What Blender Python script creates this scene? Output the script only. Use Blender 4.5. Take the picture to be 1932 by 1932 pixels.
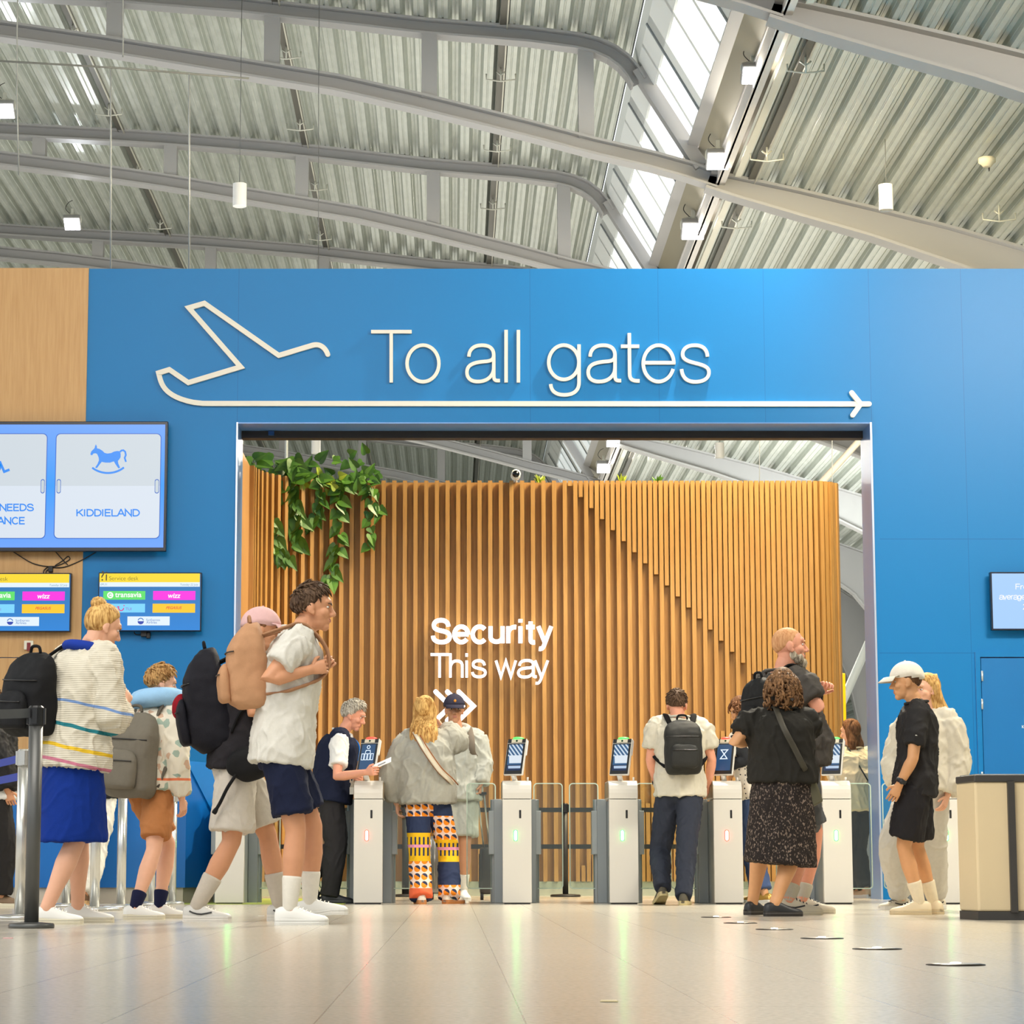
import bpy, bmesh, math, random
from mathutils import Vector, Matrix, noise, Quaternion

for o in list(bpy.data.objects): bpy.data.objects.remove(o)
random.seed(7)
SC = bpy.context.scene
COL = SC.collection
V = Vector
PI = math.pi
V0 = V((0, 0, 0)); UP = V((0, 0, 1))

# ------------------------------------------------------------------ camera
FPX = 4730.0; TH = math.atan(670 / FPX); CH = 0.31; CX = 855.0
cam = bpy.data.cameras.new('camera'); camo = bpy.data.objects.new('camera', cam); COL.objects.link(camo)
cam.sensor_width = 36; cam.lens = FPX / 1932 * 36; cam.shift_x = (966 - CX) / 1932
cam.clip_start = .05; cam.clip_end = 300
camo.location = (0, 0, CH); camo.rotation_euler = (PI / 2 + TH, 0, 0)
SC.camera = camo

# ------------------------------------------------------------------ world, lights, exposure
w = bpy.data.worlds.new('daylight'); SC.world = w; w.use_nodes = True
bg = w.node_tree.nodes['Background']; bg.inputs[0].default_value = (0.92, 0.97, 1.0, 1)
# overcast daylight: dim near the horizon, bright from low in the sky upwards
_t = w.node_tree.nodes.new('ShaderNodeTexCoord'); _s = w.node_tree.nodes.new('ShaderNodeSeparateXYZ'); _r = w.node_tree.nodes.new('ShaderNodeMapRange')
w.node_tree.links.new(_t.outputs['Generated'], _s.inputs[0]); w.node_tree.links.new(_s.outputs[2], _r.inputs[0])
_r.inputs[1].default_value = .10; _r.inputs[2].default_value = .26; _r.inputs[3].default_value = .55; _r.inputs[4].default_value = 2.0
w.node_tree.links.new(_r.outputs[0], bg.inputs[1])
SC.view_settings.view_transform = 'Standard'; SC.view_settings.look = 'None'
SC.view_settings.gamma = 1; SC.view_settings.use_curve_mapping = False
SC.view_settings.exposure = 0.0

def area_light(name, loc, size, power, color=(1, 1, 1), target=None, spread=PI, sizey=None):
    l = bpy.data.lights.new(name, 'AREA'); l.energy = power; l.color = color; l.size = size; l.spread = spread
    if sizey: l.shape = 'RECTANGLE'; l.size_y = sizey
    o = bpy.data.objects.new(name, l); COL.objects.link(o); o.location = loc
    d = (V(target) - V(loc)) if target else V((0, 0, -1))
    o.rotation_euler = d.to_track_quat('-Z', 'Y').to_euler()
    return o
# added fill lights without fittings, brightening the front hall and the hall beyond
HALL = [
    area_light('fill_light', (8.0, 17, 8.8), 4, 3500, (1, .91, .76), (6.6, 24.5, 3.4)),
    area_light('fill_light', (-3, 9, 9.8), 8, 1300, (1, .96, .9), (-3, 20, 0)),
    area_light('fill_light', (3.9, 25.9, 8.4), 2.2, 1350, (1, .82, .50), (3.0, 27.8, 1.5)),
    area_light('fill_light', (-3, 34, 6.0), 12, 480, (1, 1, .98), (-3, 36, 12)),
    area_light('fill_light', (3, 60, 6.0), 14, 700, (1, .97, .88), (3, 50, 0)),
    area_light('fill_light', (2, 50, 3.0), 12, 230, (1, .97, .90), (1, 47, 12)),
    area_light('fill_light', (7.5, 30, 3.0), 5, 500, (1, .95, .86), (8.5, 48, 5)),
    area_light('fill_light', (7.4, 45, 4.0), 3, 1000, (.97, 1, .98), (8.8, 58, 7)),
]

# ------------------------------------------------------------------ pixel helpers (a viewing ray cut at a known depth)
ST, CT = math.sin(TH), math.cos(TH)
def ray(px, py):
    a = (px - CX) / FPX; b = (966 - py) / FPX
    return V((a, CT - b * ST, ST + b * CT))
def P(px, py, Y):
    d = ray(px, py); t = Y / d.y
    return V((d.x * t, Y, CH + d.z * t))
def GY(py):
    d = ray(CX, py); return d.y * (-CH / d.z)
def G(px, py): return P(px, py, GY(py))
def PXM(Y): return FPX * 1.01 / Y      # pixels per metre

# ------------------------------------------------------------------ materials
def lin(c): c /= 255.0; return c / 12.92 if c <= .04045 else ((c + .055) / 1.055) ** 2.4
def rgb(c): return (lin(c[0]), lin(c[1]), lin(c[2]), 1)
MATS = {}
def M(name, col=(200, 200, 200), rough=.6, metal=0.0, var=0.0, vs=20, bump=0.0, bs=80, emit=0.0, ecol=None, spec=.5, stretch=None):
    if name in MATS: return MATS[name]
    m = bpy.data.materials.new(name); m.use_nodes = True; nt = m.node_tree; b = nt.nodes['Principled BSDF']
    b.inputs['Base Color'].default_value = rgb(col); b.inputs['Roughness'].default_value = rough
    b.inputs['Metallic'].default_value = metal; b.inputs['Specular IOR Level'].default_value = spec
    if emit:
        b.inputs['Emission Color'].default_value = rgb(ecol or col); b.inputs['Emission Strength'].default_value = emit
    src = None
    if var or bump:
        tc = nt.nodes.new('ShaderNodeTexCoord'); src = tc.outputs['Object']
        if stretch:
            mp = nt.nodes.new('ShaderNodeMapping'); mp.inputs['Scale'].default_value = stretch
            nt.links.new(src, mp.inputs[0]); src = mp.outputs[0]
    if var:
        n = nt.nodes.new('ShaderNodeTexNoise'); n.inputs['Scale'].default_value = vs; n.inputs['Detail'].default_value = 4
        nt.links.new(src, n.inputs['Vector'])
        mx = nt.nodes.new('ShaderNodeMix'); mx.data_type = 'RGBA'
        c = rgb(col)
        mx.inputs[6].default_value = tuple(max(0, x * (1 - var)) for x in c[:3]) + (1,)
        mx.inputs[7].default_value = tuple(min(1, x * (1 + var)) for x in c[:3]) + (1,)
        nt.links.new(n.outputs[0], mx.inputs[0]); nt.links.new(mx.outputs[2], b.inputs['Base Color'])
    if bump:
        n = nt.nodes.new('ShaderNodeTexNoise'); n.inputs['Scale'].default_value = bs; n.inputs['Detail'].default_value = 3
        nt.links.new(src, n.inputs['Vector'])
        bp = nt.nodes.new('ShaderNodeBump'); bp.inputs['Strength'].default_value = bump; bp.inputs['Distance'].default_value = .01
        nt.links.new(n.outputs[0], bp.inputs['Height']); nt.links.new(bp.outputs[0], b.inputs['Normal'])
    MATS[name] = m
    return m
class NB:
    """small node builder on a principled material"""
    def __init__(s, m):
        s.m = m; s.nt = m.node_tree; s.b = s.nt.nodes['Principled BSDF']
    def n(s, t, **kw):
        x = s.nt.nodes.new(t)
        for k, v in kw.items(): setattr(x, k, v)
        return x
    def val(s, sock, v):
        if hasattr(v, 'is_linked') or hasattr(v, 'links'): s.nt.links.new(v, sock)
        else: sock.default_value = v
    def math(s, op, a, b=0.0, c=0.0):
        x = s.n('ShaderNodeMath', operation=op); s.val(x.inputs[0], a); s.val(x.inputs[1], b); s.val(x.inputs[2], c); return x.outputs[0]
    def mix(s, f, a, b):
        x = s.n('ShaderNodeMix', data_type='RGBA'); s.val(x.inputs[0], f); s.val(x.inputs[6], a); s.val(x.inputs[7], b); return x.outputs[2]
    def xyz(s, which='Object'):
        tc = s.n('ShaderNodeTexCoord'); sp = s.n('ShaderNodeSeparateXYZ'); s.nt.links.new(tc.outputs[which], sp.inputs[0])
        return sp.outputs[0], sp.outputs[1], sp.outputs[2], tc.outputs[which]
    def noise(s, vec, scale, detail=3, stretch=None):
        if stretch:
            mp = s.n('ShaderNodeMapping'); mp.inputs['Scale'].default_value = stretch; s.nt.links.new(vec, mp.inputs[0]); vec = mp.outputs[0]
        x = s.n('ShaderNodeTexNoise'); s.nt.links.new(vec, x.inputs['Vector']); x.inputs['Scale'].default_value = scale; x.inputs['Detail'].default_value = detail
        return x.outputs[0]
    def color(s, c): s.nt.links.new(c, s.b.inputs['Base Color'])
def glass(name, tint=(235, 245, 240), alpha=.12, rough=.05):
    if name in MATS: return MATS[name]
    m = bpy.data.materials.new(name); m.use_nodes = True; nt = m.node_tree; nt.nodes.remove(nt.nodes['Principled BSDF'])
    out = [x for x in nt.nodes if x.type == 'OUTPUT_MATERIAL'][0]
    tr = nt.nodes.new('ShaderNodeBsdfTransparent'); tr.inputs[0].default_value = rgb(tint)
    gl = nt.nodes.new('ShaderNodeBsdfGlossy'); gl.inputs['Roughness'].default_value = rough
    mx = nt.nodes.new('ShaderNodeMixShader'); mx.inputs[0].default_value = alpha
    nt.links.new(tr.outputs[0], mx.inputs[1]); nt.links.new(gl.outputs[0], mx.inputs[2]); nt.links.new(mx.outputs[0], out.inputs[0])
    MATS[name] = m
    return m

# ------------------------------------------------------------------ mesh builder
LOC = {}
def frame_of(d, hint=None):
    d = d.normalized(); h = hint if hint is not None else (UP if abs(d.z) < .9 else V((0, 1, 0)))
    x = d.cross(h)
    if x.length < 1e-6: x = d.cross(V((1, 0, 0)))
    x.normalize(); y = x.cross(d).normalized()
    return x, y
class MB:
    def __init__(s): s.v = []; s.f = []
    def add(s, vs, fs):
        o = len(s.v); s.v += [V(p) for p in vs]; s.f += [tuple(i + o for i in f) for f in fs]; return s
    def merge(s, o): return s.add(o.v, o.f)
    def box(s, x0, x1, y0, y1, z0, z1):
        if x0 > x1: x0, x1 = x1, x0
        if y0 > y1: y0, y1 = y1, y0
        if z0 > z1: z0, z1 = z1, z0
        return s.add([(x0, y0, z0), (x1, y0, z0), (x1, y1, z0), (x0, y1, z0), (x0, y0, z1), (x1, y0, z1), (x1, y1, z1), (x0, y1, z1)],
                     [(3, 2, 1, 0), (4, 5, 6, 7), (0, 1, 5, 4), (1, 2, 6, 5), (2, 3, 7, 6), (3, 0, 4, 7)])
    def obox(s, c, ax, ay, az, hx, hy, hz):
        c = V(c); ax = V(ax) * hx; ay = V(ay) * hy; az = V(az) * hz
        vs = [c + ax * i + ay * j + az * k for k in (-1, 1) for i, j in ((-1, -1), (1, -1), (1, 1), (-1, 1))]
        return s.add(vs, [(3, 2, 1, 0), (4, 5, 6, 7), (0, 1, 5, 4), (1, 2, 6, 5), (2, 3, 7, 6), (3, 0, 4, 7)])
    def prism(s, poly, off):
        """poly: list of 3-D points (planar); off: extrusion vector"""
        n = len(poly); poly = [V(p) for p in poly]; off = V(off)
        nrm = V0.copy()
        for i in range(n): nrm += poly[i].cross(poly[(i + 1) % n])
        if nrm.dot(off) > 0: poly = poly[::-1]
        return s.add(poly + [p + off for p in poly],
                     [tuple(range(n)), tuple(range(2 * n - 1, n - 1, -1))] + [((i + 1) % n, i, i + n, (i + 1) % n + n) for i in range(n)])
    def rings(s, rs, cap=True):
        n = len(rs[0]); vs = [p for r in rs for p in r]; fs = []
        for k in range(len(rs) - 1):
            for i in range(n):
                j = (i + 1) % n; fs.append((k * n + i, k * n + j, (k + 1) * n + j, (k + 1) * n + i))
        if cap:
            fs.append(tuple(range(n - 1, -1, -1))); fs.append(tuple(range((len(rs) - 1) * n, len(rs) * n)))
        return s.add(vs, fs)
    def tube(s, pts, r, n=8, cap=True, flat=1.0, hint=None, dome=False):
        pts = [V(p) for p in pts]; m = len(pts)
        rr = r if isinstance(r, (list, tuple)) else [r] * m
        rs = []; x = None
        if dome:
            d0 = (pts[0] - pts[1]).normalized(); d1 = (pts[-1] - pts[-2]).normalized()
            pts = [pts[0] + d0 * rr[0] * .8, pts[0] + d0 * rr[0] * .5] + pts + [pts[-1] + d1 * rr[-1] * .5, pts[-1] + d1 * rr[-1] * .8]
            rr = [rr[0] * .3, rr[0] * .78] + list(rr) + [rr[-1] * .78, rr[-1] * .3]; m += 4
        for k in range(m):
            d = (pts[min(k + 1, m - 1)] - pts[max(k - 1, 0)])
            if d.length < 1e-9: d = V((0, 0, 1))
            d.normalize()
            if hint is not None: x = d.cross(hint); x = x.normalized() if x.length > 1e-4 else frame_of(d)[0]
            elif x is None: x = frame_of(d)[0]
            else:
                x = x - d * x.dot(d); x = x.normalized() if x.length > 1e-6 else frame_of(d)[0]
            y = x.cross(d)
            rs.append([pts[k] + x * math.cos(2 * PI * i / n) * rr[k] + y * math.sin(2 * PI * i / n) * rr[k] * flat for i in range(n)])
        return s.rings(rs, cap)
    def ell(s, c, rx, ry, rz, ax=None, ay=None, az=None, nu=12, nv=8, fn=None):
        c = V(c); ax = V(ax or (1, 0, 0)); ay = V(ay or (0, 1, 0)); az = V(az or (0, 0, 1)); vs = []; fs = []
        def pt(u, v):
            d = V((math.cos(u) * math.cos(v), math.sin(u) * math.cos(v), math.sin(v))); k = fn(d) if fn else 1
            return c + ax * d.x * rx * k + ay * d.y * ry * k + az * d.z * rz * k
        for j in range(1, nv):
            for i in range(nu): vs.append(pt(2 * PI * i / nu, -PI / 2 + PI * j / nv))
        b = len(vs); vs.append(pt(0, -PI / 2)); vs.append(pt(0, PI / 2))
        for j in range(nv - 2):
            for i in range(nu):
                k = (i + 1) % nu; fs.append((j * nu + i, j * nu + k, (j + 1) * nu + k, (j + 1) * nu + i))
        for i in range(nu):
            k = (i + 1) % nu; fs.append((b, k, i)); fs.append((b + 1, (nv - 2) * nu + i, (nv - 2) * nu + k))
        return s.add(vs, fs)
    def lathe(s, c, prof, n=20):
        c = V(c)
        return s.rings([[c + V((r * math.cos(2 * PI * i / n), r * math.sin(2 * PI * i / n), z)) for i in range(n)] for r, z in prof])
    def grid(s, fn, nu, nv):
        vs = [fn(i / nu, j / nv) for j in range(nv + 1) for i in range(nu + 1)]
        return s.add(vs, [(j * (nu + 1) + i, j * (nu + 1) + i + 1, (j + 1) * (nu + 1) + i + 1, (j + 1) * (nu + 1) + i) for j in range(nv) for i in range(nu)])
    def mesh(s, name, loc=V0):
        me = bpy.data.meshes.new(name); me.from_pydata([p - loc for p in s.v], [], s.f); me.update(); return me
    def build(s, name, mat, parent=None, smooth=False, loc=None, bevel=0.0, thick=0.0, subsurf=0):
        if parent is not None: l = LOC[parent]
        else: l = V(loc) if loc is not None else V0
        me = s.mesh(name, l)
        return link(name, me, mat, parent, smooth, l, bevel, thick, subsurf)
def link(name, me, mat, parent=None, smooth=False, loc=V0, bevel=0.0, thick=0.0, subsurf=0):
    if mat is not None: me.materials.append(mat)
    if smooth: me.polygons.foreach_set('use_smooth', [True] * len(me.polygons))
    o = bpy.data.objects.new(name, me); COL.objects.link(o)
    if parent is not None: o.parent = parent; LOC[o] = loc
    else: o.location = loc; LOC[o] = V(loc)
    if bevel:
        b = o.modifiers.new('bevel', 'BEVEL'); b.width = bevel; b.segments = 2; b.limit_method = 'ANGLE'
    if thick:
        b = o.modifiers.new('thick', 'SOLIDIFY'); b.thickness = thick; b.offset = 0
    if subsurf:
        b = o.modifiers.new('sub', 'SUBSURF'); b.levels = b.render_levels = subsurf
    return o
SC2 = bpy.data.scenes.new('workbench_scene')
def evaluate(o):
    """evaluated mesh of a temporary object, kept apart from the main scene so that nothing else is re-evaluated"""
    SC2.collection.objects.link(o); vl = SC2.view_layers[0]; vl.update(); dg = vl.depsgraph; dg.update()
    me = bpy.data.meshes.new_from_object(o.evaluated_get(dg)); bpy.data.objects.remove(o)
    return me
def fuse(mb, voxel=.007, it=3, fac=.5):
    """union of overlapping closed shapes into one continuous skin; returns a mesh in world coordinates"""
    me = mb.mesh('tmp'); o = bpy.data.objects.new('tmp', me)
    r = o.modifiers.new('r', 'REMESH'); r.mode = 'VOXEL'; r.voxel_size = voxel
    if it: sm = o.modifiers.new('s', 'SMOOTH'); sm.factor = fac; sm.iterations = it
    me2 = evaluate(o); bpy.data.meshes.remove(me)
    return me2
def shift(me, loc, fn=None):
    n = len(me.vertices); co = [0.0] * (3 * n); me.vertices.foreach_get('co', co)
    if fn: no = [0.0] * (3 * n); me.vertices.foreach_get('normal', no)
    for i in range(n):
        p = V(co[3 * i:3 * i + 3])
        if fn: p = fn(p, V(no[3 * i:3 * i + 3]))
        co[3 * i:3 * i + 3] = p - loc
    me.vertices.foreach_set('co', co); me.update(); return me
def thing(name, label, cat, loc=V0, group=None):
    o = bpy.data.objects.new(name, None); COL.objects.link(o); o.location = loc; o.empty_display_size = .1
    LOC[o] = V(loc)
    return tag(o, label, cat, group)
def tag(o, label=None, cat=None, group=None, kind=None):
    if label: o['label'] = label
    if cat: o['category'] = cat
    if group: o['group'] = group
    if kind: o['kind'] = kind
    return o
def struct(o): o['kind'] = 'structure'; return o
def dup(root, loc=None, label=None, group=None):
    r = root.copy(); COL.objects.link(r)
    if loc is not None: r.location = loc
    LOC[r] = V(r.location)
    if label: r['label'] = label
    if group: r['group'] = group
    for ch in list(root.children):
        c = ch.copy(); COL.objects.link(c); c.parent = r; LOC[c] = LOC[r]
        for g in ch.children:
            d = g.copy(); COL.objects.link(d); d.parent = c; LOC[d] = LOC[r]
    return r
def arc(cx, cy, rx, ry, a0, a1, n=16):
    return [(cx + rx * math.cos(math.radians(a0 + (a1 - a0) * i / n)), cy - ry * math.sin(math.radians(a0 + (a1 - a0) * i / n))) for i in range(n + 1)]
def catmull(pts, n=6):
    pts = [V(p) for p in pts]; out = []
    for i in range(len(pts) - 1):
        p0 = pts[max(i - 1, 0)]; p1 = pts[i]; p2 = pts[i + 1]; p3 = pts[min(i + 2, len(pts) - 1)]
        for k in range(n):
            t = k / n
            out.append(.5 * ((2 * p1) + (p2 - p0) * t + (2 * p0 - 5 * p1 + 4 * p2 - p3) * t * t + (3 * p1 - p0 - 3 * p2 + p3) * t ** 3))
    out.append(pts[-1]); return out
def ribbon(mb, pts, hw, proj, depth, closed=False, roundcap=False):
    """stroke of half width hw (2-D units) along pts, mapped by proj(x,y)->3-D and extruded by depth (3-D vector)"""
    pts = [V((p[0], p[1])) for p in pts]; n = len(pts); L = []; R = []
    for i in range(n):
        a = pts[(i - 1) % n] if (closed or i > 0) else None; b = pts[(i + 1) % n] if (closed or i < n - 1) else None
        d0 = (pts[i] - a).normalized() if a is not None else None; d1 = (b - pts[i]).normalized() if b is not None else None
        if d0 is None: d0 = d1
        if d1 is None: d1 = d0
        n0 = V((-d0.y, d0.x)); n1 = V((-d1.y, d1.x)); m = n0 + n1
        m = m.normalized() if m.length > 1e-4 else n0
        k = hw / max(.35, m.dot(n1))
        L.append(pts[i] + m * k); R.append(pts[i] - m * k)
    vs = []
    for q in (L, R): vs += [proj(p.x, p.y) for p in q]
    dv = V(depth); vs = [V(p) for p in vs]; vs += [p + dv for p in vs]
    fs = []; rng = range(n if closed else n - 1)
    for i in rng:
        j = (i + 1) % n
        fs += [(i, j, n + j, n + i), (2 * n + j, 2 * n + i, 3 * n + i, 3 * n + j), (j, i, 2 * n + i, 2 * n + j), (n + i, n + j, 3 * n + j, 3 * n + i)]
    if not closed: fs += [(0, n, 3 * n, 2 * n), (2 * n - 1, n - 1, 3 * n - 1, 4 * n - 1)]
    mb.add(vs, fs)
    if roundcap:
        for e in (pts[0], pts[-1]):
            mb.prism([V(proj(e.x + hw * math.cos(2 * PI * i / 14), e.y + hw * math.sin(2 * PI * i / 14))) - dv * .04 for i in range(14)], dv * .9)
def text_mesh(s, size, offset=0.0, extrude=0.0, align='LEFT', space=1.0, shear=0.0):
    c = bpy.data.curves.new('t', 'FONT'); c.body = s; c.size = size; c.offset = offset; c.extrude = extrude; c.align_x = align
    c.space_character = space; c.shear = shear
    me = evaluate(bpy.data.objects.new('t', c)); bpy.data.curves.remove(c)
    return me
def put_text(s, name, mat, parent, x0, x1, ybase, Y, capx=None, offset=0.0, depth=.002, space=1.0, shear=0.0, height=None):
    """write s on the vertical plane at depth Y between pixel columns x0..x1, baseline ybase"""
    me = text_mesh(s, 1.0, offset, 0.0, space=space, shear=shear)
    xs = [v.co.x for v in me.vertices]; a, b = min(xs), max(xs)
    p0 = P(x0, ybase, Y); p1 = P(x1, ybase, Y); k = (p1.x - p0.x) / (b - a); kz = k if height is None else height
    l = LOC[parent]
    for v in me.vertices:
        v.co = V((p0.x + (v.co.x - a) * k, Y - depth, p0.z + v.co.y * kz)) - l
    me.update()
    return link(name, me, mat, parent, loc=l)
# ================================================================== THE HALL: floor, walls, roof
WY = 24.5                                  # front face of the blue wall
WB = 25.08                                 # its back face
def W(px, py, dy=0.0): return P(px, py, WY + dy)

# ---- floor: polished stone tiles
mf = M('floor_stone', (196, 188, 172), rough=.2, spec=.4)
nb = NB(mf); x, y, z, oc = nb.xyz()
t = .424
fx = nb.math('FRACT', nb.math('DIVIDE', nb.math('ADD', x, .280 + 20 * t), t))
gx = nb.math('LESS_THAN', fx, .009)
fy = nb.math('FRACT', nb.math('DIVIDE', nb.math('ADD', y, 40), 1.27))
gy = nb.math('MULTIPLY', nb.math('LESS_THAN', fy, .006), .5)
grout = nb.math('MAXIMUM', gx, gy)
n1 = nb.noise(oc, 60, 5); n2 = nb.noise(oc, 2.2, 3)
base = nb.mix(n1, rgb((174, 168, 153)), rgb((204, 197, 182)))
base = nb.mix(nb.math('MULTIPLY', n2, .35), base, rgb((210, 201, 184)))
base = nb.mix(nb.math('MULTIPLY', grout, .45), base, rgb((96, 90, 80)))
nb.color(base)
nb.nt.links.new(nb.math('ADD', nb.math('MULTIPLY', n1, .09), .15), nb.b.inputs['Roughness'])
o = MB().box(-24, 24, -12, 84, -.12, 0).build('floor', mf); struct(o)

# lime green floor marking beyond the gate line on the left
o = MB().box(-2.75, -.92, 21.3, 25.0, .0005, .004).build('floor_marking', M('lime_vinyl', (176, 190, 84), .45))
tag(o, 'lime green floor strip between the left gates and the wood screen', 'floor marking')

# ---- blue wall with the wide opening
mw = M('blue_wall_paint', (0, 112, 182), rough=.4, spec=.3)
nb = NB(mw); x, y, z, oc = nb.xyz()
def seam(v, at, wd=.006): return nb.math('LESS_THAN', nb.math('ABSOLUTE', nb.math('SUBTRACT', v, at)), wd / 2)
sm = None
for px in (450, 1000, 1242, 1441, 1640):
    q = nb.math('MULTIPLY', seam(x, W(px, 600).x), nb.math('GREATER_THAN', z, W(450, 797).z))
    sm = q if sm is None else nb.math('MAXIMUM', sm, q)
for px, py in ((1826, 1000),):
    sm = nb.math('MAXIMUM', sm, seam(x, W(px, py).x))
for py in (1017, 1232):
    sm = nb.math('MAXIMUM', sm, nb.math('MULTIPLY', seam(z, W(1700, py).z, .008), nb.math('GREATER_THAN', x, W(1660, py).x)))
nz = nb.noise(oc, 300, 2)
nb.b.inputs['Sheen Weight'].default_value = .15; nb.b.inputs['Sheen Roughness'].default_value = .45
cc = nb.mix(nz, rgb((0, 112, 177)), rgb((0, 118, 185)))
nb.color(nb.mix(nb.math('MULTIPLY', sm, .45), cc, rgb((0, 72, 130))))
bp = nb.n('ShaderNodeBump'); bp.inputs['Strength'].default_value = .12; bp.inputs['Distance'].default_value = .004
nb.nt.links.new(nb.noise(oc, 140, 3), bp.inputs['Height']); nb.nt.links.new(bp.outputs[0], nb.b.inputs['Normal'])
OL = W(447, 797).x; OR = W(1643, 797).x; OT = W(900, 797).z; WT = W(900, 507).z
XL, XR = -14.0, 9.6
wl = MB()
wl.box(XL, OL, WY, WB, 0, WT); wl.box(OR, XR, WY, WB, 0, WT); wl.box(OL, OR, WY, WB, OT, WT)
wall = struct(wl.build('wall_front', mw))
# lining of the opening: brushed grey-blue metal with a bright edge bead
ml = M('lining_metal', (96, 140, 200), rough=.3, metal=.1)
lin_ = MB()
e = .012
lin_.box(OL, OL + e, WY - .004, WB, 0, OT); lin_.box(OR - e, OR, WY - .004, WB, 0, OT); lin_.box(OL, OR, WY - .004, WB, OT - e, OT)
tr = struct(lin_.build('trim_1', ml))
eb = MB()
eb.box(OL - .004, OL + .012, WY - .010, WY - .004, 0, OT); eb.box(OR - .010, OR + .008, WY - .010, WY - .004, 0, OT)
tr2 = struct(eb.build('trim_2', M('edge_bead', (196, 206, 222), .3, .6)))
sl = MB(); sl.box(OL + e, OR - e, WY + .42, WY + .56, OT - .085, OT - e)
tr3 = struct(sl.build('trim_3', M('shutter_slot', (40, 36, 36), .6)))
sl = MB(); sl.box(W(501, 800).x, W(512, 800).x, WY + .38, WY + .44, OT - .06, OT - .02)
tag(sl.build('sensor_box', M('sensor_blue', (10, 70, 130), .5)), 'small blue box under the lintel at top left of the opening', 'sensor')

# ---- light oak panelling left of the blue wall
def wood(name, c1, c2, sc=1.0, rough=.45, sz=.06):
    if name in MATS: return MATS[name]
    m = M(name, c1, rough=rough); nb = NB(m); x, y, z, oc = nb.xyz()
    a = nb.noise(oc, 38 * sc, 5, (1, 1, sz)); b = nb.noise(oc, 240 * sc, 3, (1, 1, .02))
    f = nb.math('ADD', nb.math('MULTIPLY', a, .6), nb.math('MULTIPLY', b, .4))
    r = nb.n('ShaderNodeMapRange'); nb.nt.links.new(f, r.inputs[0]); r.inputs[1].default_value = .35; r.inputs[2].default_value = .65
    nb.color(nb.mix(r.outputs[0], rgb(c1), rgb(c2)))
    bp = nb.n('ShaderNodeBump'); bp.inputs['Strength'].default_value = .08; bp.inputs['Distance'].default_value = .002
    nb.nt.links.new(b, bp.inputs['Height']); nb.nt.links.new(bp.outputs[0], nb.b.inputs['Normal'])
    return m
mo = wood('oak_panel', (188, 144, 90), (202, 160, 106))
xw = W(168, 507).x; zs = W(80, 1241).z
wp = MB(); wp.box(XL, xw, WY - .02, WY, zs + .004, WT + .003); wp.box(XL, xw, WY - .02, WY, 0, zs - .004)
struct(wp.build('wall_left', mo))

# ---- blue service door on the right
dr = thing('door_1', 'blue service door in the blue wall at the right edge', 'door', W(1890, 1697)); dr['kind'] = 'structure'
dl = W(1850, 1242); dz = dl.z
md = M('door_blue', (0, 108, 176), rough=.38)
MB().box(dl.x, dl.x + 1.1, WY - .015, WY - .002, 0.01, dz).build('door_leaf', md, dr)
fr = MB(); fr.box(dl.x - .055, dl.x - .008, WY - .02, WY - .001, 0, dz + .06); fr.box(dl.x - .008, dl.x + 1.15, WY - .02, WY - .001, dz + .012, dz + .06)
fr.build('door_frame', mw, dr)
MB().box(dl.x - .008, dl.x + 1.1, WY - .006, WY - .001, dz, dz + .012).build('shadow_gap', M('gap_dark', (10, 40, 80), .8), dr)
for py in (1276, 1329, 1466):
    p = W(1852, py); MB().tube([p + V((0, -.03, -.05)), p + V((0, -.03, .05))], .011, 10).build('hinge', M('hinge_steel', (205, 212, 215), .3, .7), dr, True)
put_text('Ki', 'lettering', M('white_vinyl', (225, 235, 240), .5), dr, 1928, 1934, 1374, WY - .016, offset=.01)

# ---- ROOF. Profiles are measured in the plane of the second frame, Y = 31.35
FY = 31.35
def F1(px, py): p = P(px, py, FY); return (p.x, p.z)
DECKL = [F1(*q) for q in ((-1500, -100), (-1200, -92), (-800, -76), (-355, -54), (-177, -42), (114, -26), (222, -18), (457, 0), (600, 15), (799, 37), (997, 54), (1097, 67), (1150, 76), (1197, 86))]
DECKR = [F1(*q) for q in ((1380, 334), (1500, 359), (1640, 393), (1786, 429), (1932, 471), (2021, 494), (2170, 537), (2318, 587), (2430, 655), (2510, 765), (2556, 930), (2580, 1240), (2586, 1676))]
def deck_mesh(prof, y0, y1, h=.13, th=.0):
    L = [0]
    for a, b in zip(prof, prof[1:]): L.append(L[-1] + math.hypot(b[0] - a[0], b[1] - a[1]))
    def at(s):
        s = min(max(s, 0), L[-1] - 1e-6)
        for i in range(len(prof) - 1):
            if L[i + 1] >= s:
                t = (s - L[i]) / (L[i + 1] - L[i]); a, b = prof[i], prof[i + 1]
                d = V((b[0] - a[0], b[1] - a[1])).normalized()
                return a[0] + (b[0] - a[0]) * t, a[1] + (b[1] - a[1]) * t, -d.y, d.x
    pat = [(0, 0), (.052, 0), (.060, .012), (.072, .012), (.080, 0), (.132, 0), (.150, h * .45), (.156, h * .5), (.178, h), (.206, h), (.212, h - .012), (.222, h - .012), (.228, h), (.262, h), (.284, h * .5), (.290, h * .45)]
    pts = []; s = 0
    while s < L[-1]:
        for a, hh in pat:
            if s + a > L[-1]: break
            x, z, nx, nz = at(s + a); pts.append((x + nx * hh, z + nz * hh))
        s += .31
    n = len(pts)
    vs = [(x, y0, z) for x, z in pts] + [(x, y1, z) for x, z in pts]
    return MB().add(vs, [(i, i + 1, n + i + 1, n + i) for i in range(n - 1)])
mdk = M('galvanised_deck', (205, 204, 188), rough=.38, metal=.55)
nb = NB(mdk); x, y, z, oc = nb.xyz()
a = nb.noise(oc, 9, 4, (1.0, .35, 1.0)); b = nb.noise(oc, 70, 3)
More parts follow.
